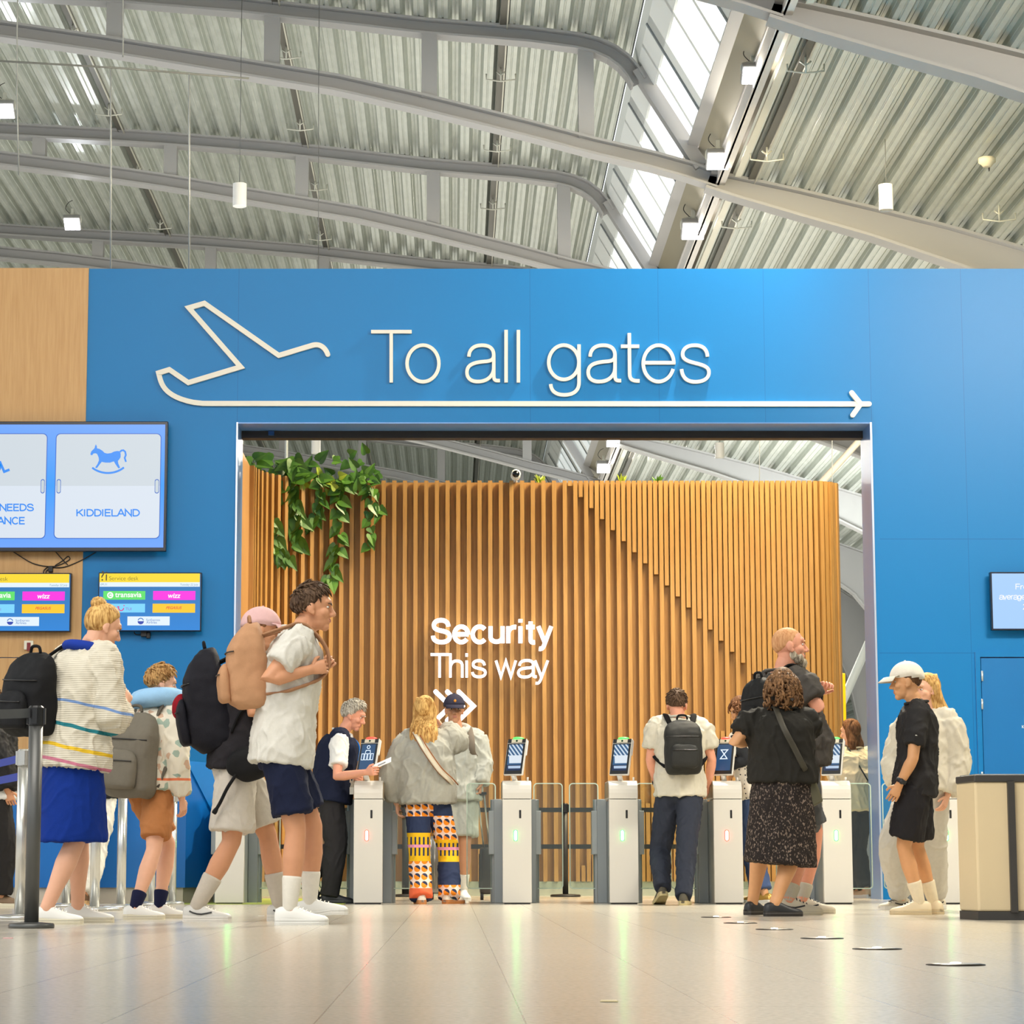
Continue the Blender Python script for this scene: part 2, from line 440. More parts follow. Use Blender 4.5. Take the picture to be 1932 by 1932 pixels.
f = nb.math('ADD', nb.math('MULTIPLY', a, .7), nb.math('MULTIPLY', b, .3))
c = nb.mix(f, rgb((166, 172, 164)), rgb((220, 224, 216)))
nb.color(c); nb.nt.links.new(nb.math('ADD', nb.math('MULTIPLY', f, .25), .26), nb.b.inputs['Roughness'])
ceil = struct(deck_mesh(DECKL, -8, 76).build('ceiling', mdk))
ceil2 = struct(deck_mesh(DECKR, -8, 76).build('ceiling', mdk))
# weathertight skins above the decks
def skin(prof, y0, y1, off, t):
    m = MB()
    for (a, b) in zip(prof, prof[1:]):
        d = V((b[0] - a[0], b[1] - a[1])).normalized(); n = V((-d.y, d.x)) * off; n2 = n.normalized() * t
        m.prism([(a[0] + n.x, y0, a[1] + n.y), (b[0] + n.x, y0, b[1] + n.y), (b[0] + n.x + n2.x, y0, b[1] + n.y + n2.y), (a[0] + n.x + n2.x, y0, a[1] + n.y + n2.y)], (0, y1 - y0, 0))
    return m
struct(skin(DECKL, -8, 76, .15, .08).build('ceiling', M('roof_membrane', (90, 90, 88), .9)))
struct(skin(DECKR, -8, 76, .15, .08).build('ceiling', MATS['roof_membrane']))

# far gable and side wall of the hall beyond
mg = M('pale_grey_wall', (176, 182, 178), rough=.7)
struct(MB().box(-24, 20, 76, 76.2, 0, 14).build('wall_back', mg))

# ---- skylight along the ridge
sk = thing('window_1', 'long white framed roof skylight between the two metal decks', 'skylight', (0, 0, 0)); sk['kind'] = 'structure'
a = V((*F1(1204, 118),)); b = V((*F1(1300, 276),)); top = V((*F1(1198, 88),))
mwh = M('white_frame', (226, 230, 228), rough=.4)
mgr = M('steel_grey_paint', (158, 157, 156), rough=.5)
y0, y1 = -8, 76
d2 = (b - a).normalized(); n2 = V((-d2.y, d2.x))           # points up and right, out of the roof
if n2.y < 0: n2 = -n2
def strip(m, p, q, y0, y1, t=.02, nn=None):
    d = (q - p).normalized(); n = nn if nn is not None else V((-d.y, d.x)); n = n * t
    m.prism([(p.x, y0, p.y), (q.x, y0, q.y), (q.x + n.x, y0, q.y + n.y), (p.x + n.x, y0, p.y + n.y)], (0, y1 - y0, 0))
cu = MB(); strip(cu, top, a, y0, y1, .05); cu.build('curb', mwh, sk)
# cut the glazing in upper lights with a curb, a glass field and bars
g0 = a + (b - a) * .16 + n2 * .12; g1 = b + n2 * .10
cu = MB(); strip(cu, a, a + (b - a) * .30 + n2 * .0, y0, y1, .04); cu.build('head_rail', mwh, sk)
gl = MB(); strip(gl, g0, g1, y0, y1, .012); gl.build('pane', glass('skylight_glass', (255, 255, 255), .04, .1), sk)
k = 0; yy = 23.0
while yy < 74:
    wd = .30 if k % 3 == 0 else .10
    mu = MB(); strip(mu, a + n2 * .0, b + n2 * .0, yy, yy + wd, .1, n2)
    mu.build('mullion', mwh, sk)
    if k % 3 == 0:
        gk = MB(); strip(gk, a - n2 * .02, b - n2 * .02, yy + wd, yy + wd + .05, .12, n2); gk.build('gasket', M('gasket_grey', (120, 126, 128), .5), sk)
    yy += 1.083; k += 1
# sill flange and gutter below the glass
c1 = V((*F1(1296, 277),)); c2 = V((*F1(1317, 281),)); c3 = V((*F1(1353, 306),))
m_ = MB(); strip(m_, c1, c2, y0, y1, .06); struct(m_.build('trim_4', mgr))
m_ = MB(); strip(m_, c2, c3, y0, y1, .04); struct(m_.build('trim_5', M('gutter_soffit', (132, 126, 106), .6)))
c4 = V((*F1(1352, 300),)); c5 = V((*F1(1392, 330),))
m_ = MB(); strip(m_, c4, c5, y0, y1, .04); struct(m_.build('trim_6', M('filler_plate', (140, 136, 122), .6)))

# ---- lamp rail purlin along the ridge and the white angle beside it
r0 = F1(1350, 350); r1 = F1(1367, 350); rt = F1(1350, 310)[1]
pu = thing('ridge_purlin', 'long pale steel ridge beam carrying the bright floodlights', 'beam', (0, 0, 0))
m_ = MB(); m_.box(r0[0], r1[0], 18, 76, r0[1], r0[1] + .03); m_.box(r0[0], r1[0], 18, 76, rt - .03, rt); m_.box(r0[0] + .015, r0[0] + .04, 18, 76, r0[1], rt)
m_.build('i_beam', M('purlin_paint', (214, 210, 206), .45), pu)
ag = F1(1384, 338); ag2 = F1(1396, 340)
m_ = MB(); m_.box(ag[0], ag2[0], 18, 76, ag[1] - .01, ag[1] + .05)
m_.build('angle_trim', M('angle_paint', (222, 220, 206), .5), pu)

# ---- roof frames: Vierendeel truss on the left, tapered rib on the right
TOPU = [F1(*q) for q in ((-1200, -88), (-800, -74), (-355, -53), (-177, -41), (114, -25), (222, -18), (457, 1), (600, 17), (799, 40), (997, 56), (1090, 68), (1128, 77), (1160, 91), (1186, 110), (1204, 131), (1216, 152))]
BOTU = [F1(*q) for q in ((-1200, -42), (-800, -22), (-355, 6), (-177, 23), (0, 45), (205, 75), (500, 124), (640, 147), (795, 182), (1000, 233), (1120, 265), (1231, 291), (1300, 310), (1360, 330))]
RT = [F1(*q) for q in ((1340, 330), (1384, 337), (1500, 362), (1640, 395), (1786, 431), (1932, 473), (2021, 496), (2170, 539), (2318, 589), (2430, 658), (2510, 768), (2556, 935), (2580, 1240), (2586, 1680))]
RB = [F1(*q) for q in ((1330, 356), (1384, 374), (1500, 408), (1640, 448), (1786, 497), (1880, 530), (2000, 578), (2120, 636), (2220, 706), (2300, 800), (2360, 930), (2400, 1100), (2420, 1340), (2426, 1680))]
mst = mgr
def ibeam(m, up, lo, Y, fl=.24, tw=.03, tf=.03):
    """web between two polylines, flanges along both"""
    n = len(up)
    vs = [(x, Y - tw / 2, z) for x, z in up] + [(x, Y - tw / 2, z) for x, z in lo] + [(x, Y + tw / 2, z) for x, z in up] + [(x, Y + tw / 2, z) for x, z in lo]
    m.add(vs, [(i, n + i, n + i + 1, i + 1) for i in range(n - 1)] + [(2 * n + i, 2 * n + i + 1, 3 * n + i + 1, 3 * n + i) for i in range(n - 1)])
    for line in (up, lo):
        for (p, q) in zip(line, line[1:]):
            d = V((q[0] - p[0], q[1] - p[1]))
            if d.length < 1e-5: continue
            d.normalize(); nn = V((-d.y, d.x)) * tf / 2
            m.prism([(p[0] - nn.x, Y - fl / 2, p[1] - nn.y), (q[0] - nn.x, Y - fl / 2, q[1] - nn.y), (q[0] + nn.x, Y - fl / 2, q[1] + nn.y), (p[0] + nn.x, Y - fl / 2, p[1] + nn.y)], (0, fl, 0))
    return m
def offs(line, d):
    out = []
    for i, p in enumerate(line):
        a = line[max(i - 1, 0)]; b = line[min(i + 1, len(line) - 1)]; t = V((b[0] - a[0], b[1] - a[1])).normalized()
        out.append((p[0] + t.y * d, p[1] - t.x * d))
    return out
def zat(line, x):
    for a, b in zip(line, line[1:]):
        if a[0] <= x <= b[0]: return a[1] + (b[1] - a[1]) * (x - a[0]) / (b[0] - a[0])
    return line[-1][1]
tru = thing('roof_truss', '', 'roof truss', (0, FY, 0))
CD = .185
ibeam(MB(), TOPU, offs(TOPU, CD), FY).build('top_chord', mst, tru)
ibeam(MB(), BOTU, offs(BOTU, CD + .01), FY, .26).build('bottom_chord', mst, tru)
for px in (1105, 810, 513, 215, -83, -380, -677, -975):
    xx = F1(px, 150)[0]
    zt = zat(TOPU, xx) - CD; zb = zat(BOTU, xx)
    m_ = MB(); m_.box(xx - .1, xx + .1, FY - .1, FY + .1, zb, zt); m_.build('post', mst, tru)
q0 = F1(1203, 132); q1 = F1(1322, 316)
m_ = MB(); dd = (V(q1) - V(q0)).normalized(); nn = V((-dd.y, dd.x)) * .085
m_.prism([(q0[0] - nn.x, FY - .1, q0[1] - nn.y), (q1[0] - nn.x, FY - .1, q1[1] - nn.y), (q1[0] + nn.x, FY - .1, q1[1] + nn.y), (q0[0] + nn.x, FY - .1, q0[1] + nn.y)], (0, .2, 0))
m_.build('diagonal_strut', mst, tru)
ibeam(MB(), RT, RB, FY, .3, .03, .035).build('arched_rib', mst, tru)
lab = ['roof frame seen top right, its left arm lost above the photo', 'nearest complete grey roof frame whose upper beam bends beside the skylight', 'second complete grey roof frame, crossing just above the oak panel and blue wall',
       'roof frame lowest above the wall top at far left', 'roof frame seen through the opening above the hanging plants', 'far roof frame seen through the opening behind the second',
       'farther roof frame seen low through the opening at right', 'last roof frame at the far end of the hall']
tru['label'] = lab[1]; tru['group'] = 'steel roof frames'
for k in (0, 2, 3, 4, 5, 6):
    dup(tru, V((0, FY + 6.5 * (k - 1), 0)), lab[k])
# ================================================================== LETTERING ON THE BLUE WALL
mlet = M('cream_acrylic', (222, 218, 206), rough=.45)
SGY = WY - .035
def wp2(x, y): return P(x, y, SGY)
THK = (0, .032, 0)
def zc(ox, oy, k=.17598): return lambda pts: [(ox + x * k, oy + y * k) for x, y in pts]
c1 = zc(680, 600); c2 = zc(1020, 600)
def bez(p0, p1, p2, p3, n=10):
    out = []
    for i in range(n + 1):
        t = i / n; u = 1 - t
        out.append((u**3 * p0[0] + 3 * u * u * t * p1[0] + 3 * u * t * t * p2[0] + t**3 * p3[0], u**3 * p0[1] + 3 * u * u * t * p1[1] + 3 * u * t * t * p2[1] + t**3 * p3[1]))
    return out
def chain(*segs):
    out = list(segs[0])
    for s in segs[1:]: out += s[1:] if math.dist(out[-1], s[0]) < 2 else s
    return out
def oval(cx, cy, rx, ry, n=40): return arc(cx, cy, rx, ry, 0, 360, n)[:-1]
def a_shape(dx):
    f = lambda *q: (q[0] + dx, q[1])
    top = chain(bez(f(1163, 412), f(1166, 330), f(1220, 291), f(1303, 291)), bez(f(1303, 291), f(1390, 291), f(1430, 330), f(1430, 400)))
    stem = chain([f(1430, 400), f(1430, 620)], bez(f(1430, 620), f(1430, 665), f(1445, 674), f(1496, 670), 6))
    bowl = chain(bez(f(1428, 400), f(1428, 450), f(1395, 462), f(1330, 466)), bez(f(1330, 466), f(1215, 474), f(1142, 500), f(1142, 580)), bez(f(1142, 580), f(1142, 650), f(1190, 681), f(1260, 681)), bez(f(1260, 681), f(1370, 681), f(1430, 610), f(1430, 530)))
    return [top, stem, bowl]

# ---- single-stroke grotesque alphabet (cap height 1, y up)
def AR(cx, cy, rx, ry, a0, a1, n=14): return [(cx + rx * math.cos(math.radians(a0 + (a1 - a0) * i / n)), cy + ry * math.sin(math.radians(a0 + (a1 - a0) * i / n))) for i in range(n + 1)]
def S_(k=1.0, w_=1.0): return [(x * w_, y * k) for x, y in chain2(bez((.58, .70), (.56, .90), (.44, .96), (.33, .96)), bez((.33, .96), (.17, .96), (.08, .87), (.08, .74)), bez((.08, .74), (.08, .58), (.22, .55), (.33, .52)), bez((.33, .52), (.48, .48), (.62, .44), (.62, .27)), bez((.62, .27), (.62, .10), (.48, .04), (.34, .04)), bez((.34, .04), (.17, .04), (.06, .12), (.05, .30)))]
def chain2(*segs):
    out = list(segs[0])
    for q in segs[1:]: out += q[1:] if math.dist(out[-1], q[0]) < .02 else q
    return out
def a_n(x0, y0, k): return [[((x - x0) * k, (y0 - y) * k) for x, y in st] for st in a_shape(0)]
GLY = {
 'S': (.68, [S_()]), 's': (.51, [S_(.73, .78)]),
 'e': (.57, [[(.05, .37), (.53, .37)], chain2(AR(.28, .365, .235, .325, 0, 180), AR(.28, .365, .235, .325, 180, 322))]),
 'c': (.54, [AR(.28, .365, .235, .325, 42, 318, 22)]), 'o': (.56, [AR(.28, .365, .235, .325, 0, 360, 26)]),
 'u': (.55, [chain2([(.06, .70), (.06, .25)], bez((.06, .25), (.06, .02), (.42, -.03), (.47, .24))), [(.47, .70), (.47, 0)]]),
 'r': (.36, [[(.06, 0), (.06, .70)], bez((.06, .40), (.08, .60), (.18, .69), (.33, .67))]),
 'i': (.20, [[(.06, 0), (.06, .70)], [(.06, .87), (.06, 1.0)]]),
 't': (.34, [chain2([(.15, .90), (.15, .18)], bez((.15, .18), (.15, .03), (.2, .02), (.30, .03))), [(.0, .67), (.29, .67)]]),
 'y': (.50, [[(.02, .70), (.245, .02)], chain2([(.46, .70), (.22, -.08)], bez((.22, -.08), (.17, -.24), (.12, -.25), (.04, -.235)))]),
 'T': (.60, [[(0, .955), (.62, .955)], [(.31, .955), (.31, 0)]]),
 'h': (.54, [[(.06, 0), (.06, 1)], chain2(bez((.06, .42), (.08, .60), (.16, .69), (.27, .69)), bez((.27, .69), (.42, .69), (.47, .6), (.47, .46)), [(.47, .46), (.47, 0)])]),
 'w': (.74, [[(.02, .70), (.19, .03), (.36, .68), (.53, .03), (.70, .70)]]), 'v': (.50, [[(.02, .70), (.24, .03), (.46, .70)]]),
 'a': (.56, [[((x - 1125) * .00178, (690 - y) * .00178) for x, y in st] for st in a_shape(0)]),
 'g': (.55, [chain2([(.47, .70), (.47, .02)], bez((.47, .02), (.47, -.16), (.36, -.22), (.25, -.22)), bez((.25, -.22), (.13, -.22), (.07, -.17), (.06, -.08))), AR(.265, .37, .205, .315, 0, 360, 24)]),
 'k': (.50, [[(.06, 0), (.06, 1)], [(.44, .70), (.07, .30)], [(.2, .43), (.46, 0)]]), 'd': (.56, [[(.48, 0), (.48, 1)], AR(.27, .365, .21, .325, 0, 360, 24)]),
 'K': (.69, [[(.07, 0), (.07, 1)], [(.60, 1), (.09, .42)], [(.25, .58), (.64, 0)]]), 'I': (.25, [[(.08, 0), (.08, 1)]]),
 'D': (.71, [chain2([(.07, .0), (.07, .95), (.28, .95)], AR(.28, .5, .35, .45, 90, -90), [(.28, .05), (.07, .05)])]),
 'E': (.62, [[(.56, .95), (.07, .95), (.07, .05), (.57, .05)], [(.07, .52), (.52, .52)]]), 'F': (.58, [[(.55, .95), (.07, .95), (.07, 0)], [(.07, .50), (.48, .50)]]), 'L': (.56, [[(.07, 1), (.07, .05), (.54, .05)]]),
 'A': (.67, [[(.01, 0), (.32, .97), (.35, .97), (.66, 0)], [(.13, .34), (.54, .34)]]), 'N': (.72, [[(.07, 0), (.07, .96), (.62, .04), (.62, 1)]]), 'C': (.70, [AR(.36, .5, .30, .46, 40, 320, 24)]),
 '2': (.54, [chain2(AR(.26, .72, .2, .23, 170, -35, 14), [(.05, .05), (.48, .05)])]), 'm': (.8, [[(.06, 0), (.06, .7)], chain2(bez((.06, .46), (.1, .66), (.36, .8), (.38, .48)), [(.38, 0)]), chain2(bez((.38, .46), (.42, .66), (.70, .8), (.71, .48)), [(.71, 0)])]), ' ': (.28, []),
}
def stroke_text(s, mat, parent, x0, x1, yb, cap, hw, Y, depth, name='letter', track=0.0):
    """s written between pixel columns on the plane Y; cap height and half stroke width in pixels; each letter its own mesh"""
    adv = 0; pos = []
    for ch in s: pos.append(adv); adv += GLY[ch][0] + track
    ink = max(x for st in GLY[s[-1]][1] for x, y in st) + pos[-1]; off0 = min(x for st in GLY[s[0]][1] for x, y in st)
    kx = (x1 - x0 - 2 * hw) / (ink - off0)
    for ch, ps in zip(s, pos):
        if not GLY[ch][1]: continue
        m = MB()
        for i, st in enumerate(GLY[ch][1]):
            pts = [(x0 + hw + (x + ps - off0) * kx, yb - y * cap) for x, y in st]
            cl = math.dist(pts[0], pts[-1]) < .01
            ribbon(m, pts[:-1] if cl else pts, hw, lambda a, b, i=i: P(a, b, Y) - V((0, .0006 * i, 0)), (0, depth, 0), cl)
        m.build(name, mat, parent)
LET = [
    ('T', c1, [[(114, 145), (550, 145)], [(330, 145), (330, 690)]], []),
    ('o', c1, [], [oval(671, 486, 171, 196)]),
    ('a', c1, a_shape(0), []),
    ('l', c1, [[(1562, 127), (1562, 690)]], []), ('l', c1, [[(1694, 127), (1694, 690)]], []),
    ('g', c2, [chain([(412, 282), (412, 690)], bez((412, 690), (412, 780), (350, 823), (255, 823)), bez((255, 823), (165, 823), (112, 785), (108, 708)))], [oval(249, 474, 162, 184)]),
    ('a', c2, a_shape(-632), []),
    ('t', c2, [chain([(951, 160), (955, 600)], bez((955, 600), (957, 660), (985, 674), (1062, 673), 8)), [(862, 302), (1058, 302)]], []),
    ('e', c2, [[(1105, 478), (1446, 478)], chain(arc(1265, 486, 164, 195, 1, 180, 20), arc(1265, 486, 164, 195, 180, 342, 20))], []),
    ('s', c2, [chain(bez((1790, 412), (1785, 330), (1735, 291), (1655, 291)), bez((1655, 291), (1570, 291), (1523, 330), (1523, 385)), bez((1523, 385), (1523, 440), (1575, 462), (1650, 480)), bez((1650, 480), (1750, 503), (1806, 525), (1806, 580)), bez((1806, 580), (1806, 645), (1750, 683), (1660, 683)), bez((1660, 683), (1570, 683), (1520, 640), (1511, 547)))], []),
]
sg = thing('wall_lettering', 'cream raised letters reading To all gates high on the blue wall', 'sign', W(1020, 722))
for nm, cv, opens, closeds in LET:
    m = MB()
    for i, (p, cl) in enumerate([(p, False) for p in opens] + [(p, True) for p in closeds]): ribbon(m, cv(p), 3.25, lambda a, b, i=i: wp2(a, b) + V((0, -.0012 * i, 0)), THK, cl)
    m.build('letter', mlet, sg)
c3 = zc(280, 550, .19669)
pl = chain([(1720, 602)], bez((1720, 602), (1695, 530), (1640, 497), (1575, 514)), [(1250, 612), (537, 112), (387, 155), (884, 722), (382, 873), (200, 748), (97, 780)],
           bez((97, 780), (120, 860), (120, 1000), (430, 1062), 14), [(430, 1062), (520, 1072), (640, 1073)])
pl = c3(pl) + [(1640, 762)]
m = MB(); ribbon(m, pl, 4.7, wp2, THK, roundcap=True)
ar = thing('airplane_arrow', 'cream raised line drawing an airplane and running into a long arrow', 'sign', W(900, 762))
m.build('outline', mlet, ar)
m = MB(); ribbon(m, [(1607, 741), (1624, 762), (1609, 783)], 4.7, lambda a, b: wp2(a, b) - V((0, .004, 0)), THK, roundcap=True)
m.build('arrow_head', mlet, ar)

# ================================================================== WOOD SLAT SCREEN BEHIND THE OPENING
SY = 27.75
ms = wood('screen_oak', (162, 116, 58), (184, 138, 76), 1.1, .5, .05)
mbk = wood('screen_back', (152, 108, 56), (172, 128, 70), 1.0, .6, .05)
ZT = P(900, 908, SY).z; ZB = P(900, 1663, SY).z
XA = -2.19; RA = 1.12                       # left curve radius
x_start = XA + RA; y_arc = SY - RA
XE = P(1528, 1000, SY).x; RE = .34
def plan(s):
    """arc-length plan curve: left curve, straight run, right return; gives point and outward (viewer side) normal"""
    L1 = RA * PI / 2; L2 = XE - x_start
    if s < L1:
        a = s / RA
        return V((XA + RA - RA * math.cos(a), y_arc + RA * math.sin(a), 0)), V((math.cos(a), -math.sin(a), 0))
    if s < L1 + L2: return V((x_start + s - L1, SY, 0)), V((0, -1, 0))
    a = (s - L1 - L2) / RE
    if a < PI / 2: return V((XE + RE * math.sin(a), SY + RE - RE * math.cos(a), 0)), V((math.sin(a), -math.cos(a), 0))
    return V((XE + RE, SY + RE + (a - PI / 2) * RE, 0)), V((1, 0, 0))
LT = RA * PI / 2 + (XE - x_start)
scn = thing('wood_screen', 'curved oak slat screen wall behind the gates carrying the lit security sign', 'screen wall', (0, SY, 0))
PITCH = 2 * .0595; SW = .046; SD = .052
m = MB(); k = 0; s = .03
def slat(m, s, z0, z1, wd=SW, d0=.0, d1=SD):
    p, n = plan(s); t = V((-n.y, n.x, 0)); c = p + n * (d0 + d1) / 2 + V((0, 0, (z0 + z1) / 2))
    m.obox(c, t, n, UP, wd / 2, (d1 - d0) / 2, (z1 - z0) / 2)
diag = lambda px: 915 + (px - 1075) * (1300 - 915) / (1450 - 1075)
while s < LT + RE * 1.2:
    slat(m, s, ZB, ZT)
    p, n = plan(s + PITCH / 2)
    if s + PITCH / 2 < LT + .6:
        px = CX + p.x * FPX / (p.y * 1.0)
        if px > 1072:
            yb = diag(px)
            if yb < 1640:
                slat(m, s + PITCH / 2, P(900, min(yb, 1655), SY).z, ZT, SW, -.005, SD - .012)
            # short slats rising from the plinth
        if 1085 < px < 1500:
            yt = 1645 - (px - 1085) * 0.96
            ytop = max(yt, diag(px) + 40)
            slat(m, s + PITCH / 2, ZB, P(900, ytop, SY).z, SW, -.005, SD - .012)
    s += PITCH; k += 1
m.build('slats', ms, scn)
# backing sheet following the curve
bk = MB(); ns = 60
rs = []
pts = [plan(LT * 1.0 * i / ns) for i in range(ns + 1)] + [plan(LT + RE * PI / 2 * i / 6) for i in range(1, 7)]
vs = []
for p, n in pts:
    vs += [p - n * .02 + UP * ZB, p - n * .02 + UP * (ZT - .012), p - n * .09 + UP * (ZT - .012), p - n * .09 + UP * ZB]
fs = []
for i in range(len(pts) - 1):
    for q in range(4): fs.append((i * 4 + q, i * 4 + (q + 1) % 4, i * 4 + 4 + (q + 1) % 4, i * 4 + 4 + q))
bk.add(vs, fs); bk.build('backing_panel', mbk, scn)
bk = MB(); bk.box(XA - .1, XA + .0, 25.55, y_arc + .02, ZB - .3, ZT); bk.build('end_panel', wood('screen_end', (176, 128, 76), (190, 142, 88), 1, .5), scn)
bk = MB(); vs = []; fs = []
for p, n in pts:
    vs += [p + n * .012 + UP * .0, p + n * .012 + UP * ZB, p - n * .04 + UP * ZB, p - n * .04]
for i in range(len(pts) - 1):
    for q in range(4): fs.append((i * 4 + q, i * 4 + 4 + q, i * 4 + 4 + (q + 1) % 4, i * 4 + (q + 1) % 4))
bk.add(vs, fs); bk.build('plinth', M('plinth_grey', (186, 192, 172), .25, .35), scn)

# ---- lit sign on the slats
mlit = M('lit_white', (240, 246, 255), .4, emit=1.5, ecol=(236, 244, 255))
ss = thing('security_sign', 'white lit letters reading Security This way with chevrons on the oak slats', 'sign', P(930, 1280, SY - .1))
SS = SY - .16
stroke_text('Security', mlit, ss, 813, 1044, 1213, 45, 3.9, SS, .05, track=.055)
stroke_text('This way', mlit, ss, 810, 1036, 1278, 45.5, 2.4, SS, .05, track=.02)
def sp(x, y): return P(x, y, SS)
for dx, sc in ((0, 1), (22, 1), (43.5, 1)):
    m = MB(); pts2 = [(822 + dx, 1305), (850 + dx, 1332), (822 + dx, 1359)]
    ribbon(m, pts2, 4.2, lambda a, b, dx=dx: sp(a, b) - V((0, dx * .0001, 0)), (0, .05, 0)); ribbon(m, [(822 + dx, 1305), (822.2 + dx, 1305.2)], 4.2, lambda a, b: sp(a, b) - V((0, .001, 0)), (0, .045, 0), roundcap=True); ribbon(m, [(822 + dx, 1359), (822.2 + dx, 1358.8)], 4.2, lambda a, b: sp(a, b) - V((0, .001, 0)), (0, .045, 0), roundcap=True); m.build('chevron', mlit, ss)

# ---- white bullet camera on top of the screen
cm = thing('security_camera', 'small white bullet camera on top edge of the oak screen', 'camera', P(973, 908, SY))
c = P(973, 897, SY)
MB().tube([c + V((0, .09, .01)), c + V((.0, -.10, -.0))], .055, 14).build('camera_body', M('camera_white', (232, 232, 228), .4), cm, True)
MB().tube([c + V((0, -.10, 0)), c + V((0, -.115, 0))], .04, 14).build('lens', M('lens_black', (14, 14, 16), .15), cm, True)
MB().tube([c + V((0, .05, -.05)), P(973, 909, SY) + V((0, .05, 0))], .02, 8).build('mount', MATS['camera_white'], cm, True)

# ---- trailing plants over the top left of the screen
mleaf = M('pothos_leaf', (52, 104, 38), .38); nb = NB(mleaf); x, y, z, oc = nb.xyz()
nb.color(nb.mix(nb.noise(oc, 7, 3), rgb((28, 78, 34)), rgb((104, 150, 46))))
mleaf2 = M('lime_leaf', (150, 168, 50), .4, var=.3, vs=9)
mstem = M('vine_stem', (88, 104, 48), .6)
def leaf(m, c, d, n, L, wd):
    """heart shaped leaf, slightly folded, with thickness"""
    d = d.normalized(); s = d.cross(n).normalized(); n = s.cross(d)
    prof = [(-.08, .28), (.0, .46), (.2, .52), (.45, .42), (.7, .24), (.9, .08), (1.0, 0)]
    mid = [c + d * L * t + n * (-.12 * L * t * t) for t, _ in prof]; mid[0] = c + d * L * .04
    Lp = [c + d * L * t + s * wd * q + n * (.18 * wd * q * 2 - .12 * L * t * t) for t, q in prof]
    Rp = [c + d * L * t - s * wd * q + n * (.18 * wd * q * 2 - .12 * L * t * t) for t, q in prof]
    k = len(prof); vs = mid + Lp + Rp; vs = vs + [p - n * .004 for p in vs]; fs = []
    for i in range(k - 1):
        fs += [(i, i + 1, k + i + 1, k + i), (i + 1, i, 2 * k + i, 2 * k + i + 1)]
        b = 3 * k
        fs += [(b + i + 1, b + i, b + k + i, b + k + i + 1), (b + i, b + i + 1, b + 2 * k + i + 1, b + 2 * k + i)]
    m.add(vs, fs)
rnd = random.Random(3)
def vine(root, pts, nleaf, size, mat=mleaf, lime=.15):
    cur = catmull([P(px, py, Yq) for px, py, Yq in pts], 8)
    MB().tube(cur, .006, 6).build('stem', mstem, root, True)
    lm = MB()
    for i in range(nleaf):
        t = (i + rnd.random() * .8) / nleaf; p = cur[min(int(t * (len(cur) - 1)), len(cur) - 1)]
        a = rnd.uniform(0, 2 * PI)
        d = V((math.cos(a) * .8, -.35 * rnd.random(), -.55 - .5 * rnd.random() + (.9 if t < .25 else 0) * rnd.random()))
        n = V((rnd.uniform(-.5, .5), -1, rnd.uniform(.1, .8)))
        leaf(lm, p + d * .03, d, n, size * rnd.uniform(.65, 1.25), size * rnd.uniform(.6, .95))
    lm.build('leaves', mat, root)
YV = SY - .15
def vy(px):       # the screen comes forward at the left
    for i in range(200):
        p, n = plan(LT * i / 200)
        q = CX + p.x * FPX / (p.y * .99)
        if q >= px: return (p + n * .14).y
    return YV
vines = [
    ('trailing pothos with long runner hanging at the far left of the screen', [(478, 868), (492, 915), (508, 960), (518, 1010), (528, 1040), (546, 1052)], 34, .17),
    ('full trailing pothos with big leaves second from the left on the screen', [(552, 868), (553, 905), (556, 945), (560, 985), (556, 1030)], 26, .19),
    ('lime and green trailing plant hanging third from the left on the screen', [(600, 898), (604, 930), (598, 965), (590, 990)], 20, .13),
    ('long trailing pothos fourth from the left reaching lowest to a thin tip', [(652, 900), (640, 935), (640, 980), (636, 1030), (628, 1075), (620, 1100)], 30, .15),
    ('pothos at the right of the plant row with thin hanging runners', [(690, 910), (700, 935), (698, 965), (697, 1000), (698, 1032)], 12, .13),
]
for i, (lb, pts, nl, sz) in enumerate(vines):
    yv = vy(pts[len(pts) // 2][0])
    r = thing('trailing_plant', lb, 'plant', P(pts[0][0], 908, yv), 'trailing plants on the wood screen')
    vine(r, [(a, b, yv + rnd.uniform(-.02, .02)) for a, b in pts], nl, sz)
    if i == 4: vine(r, [(690, 905, yv), (705, 920, yv), (714, 950, yv), (716, 972, yv)], 7, .11)
    # crown above the edge
    cr = MB()
    for q in range((20, 22, 22, 24, 14)[i]):
        hgt = (30, 45, 18, 60, 22)[i]
        c = P(pts[0][0] + rnd.gauss(0, (20, 18, 24, 22, 16)[i]), 908 - rnd.uniform(-18, hgt), yv + rnd.uniform(-.05, .2))
        a = rnd.uniform(0, 2 * PI)
        leaf(cr, c, V((math.cos(a), -.2, math.sin(a) * .8)), V((rnd.uniform(-.6, .6), -1, rnd.uniform(0, .8))), sz * rnd.uniform(.6, 1.15), sz * rnd.uniform(.55, .9))
    cr.build('crown_leaves', (mleaf, mleaf, mleaf2, mleaf, mleaf)[i], r)
for px, py, lb, mt in ((1018, 896, 'small lime green plant tip above the screen right of the camera', mleaf2), (1172, 901, 'low yellow green plant showing above the middle of the screen', mleaf2), (1240, 892, 'small spiky green plant above the right part of the screen', mleaf)):
    r = thing('potted_plant', lb, 'plant', P(px, 908, SY + .2)); m = MB()
    for q in range(16):
        a = rnd.uniform(0, 2 * PI); leaf(m, P(px, 912, SY + .2), V((math.cos(a) * .7, math.sin(a) * .3, rnd.uniform(.5, 1.2))), V((rnd.uniform(-.5, .5), -1, .4)), .1 * rnd.uniform(.7, 1.2), .035)
    m.build('leaves', mt, r)
    m = MB(); m.lathe(P(px, 912, SY + .2) - V((0, 0, .16)), [(.05, 0), (.075, .15), (.06, .15)], 12); m.build('pot', M('pot_grey', (90, 90, 88), .6), r)

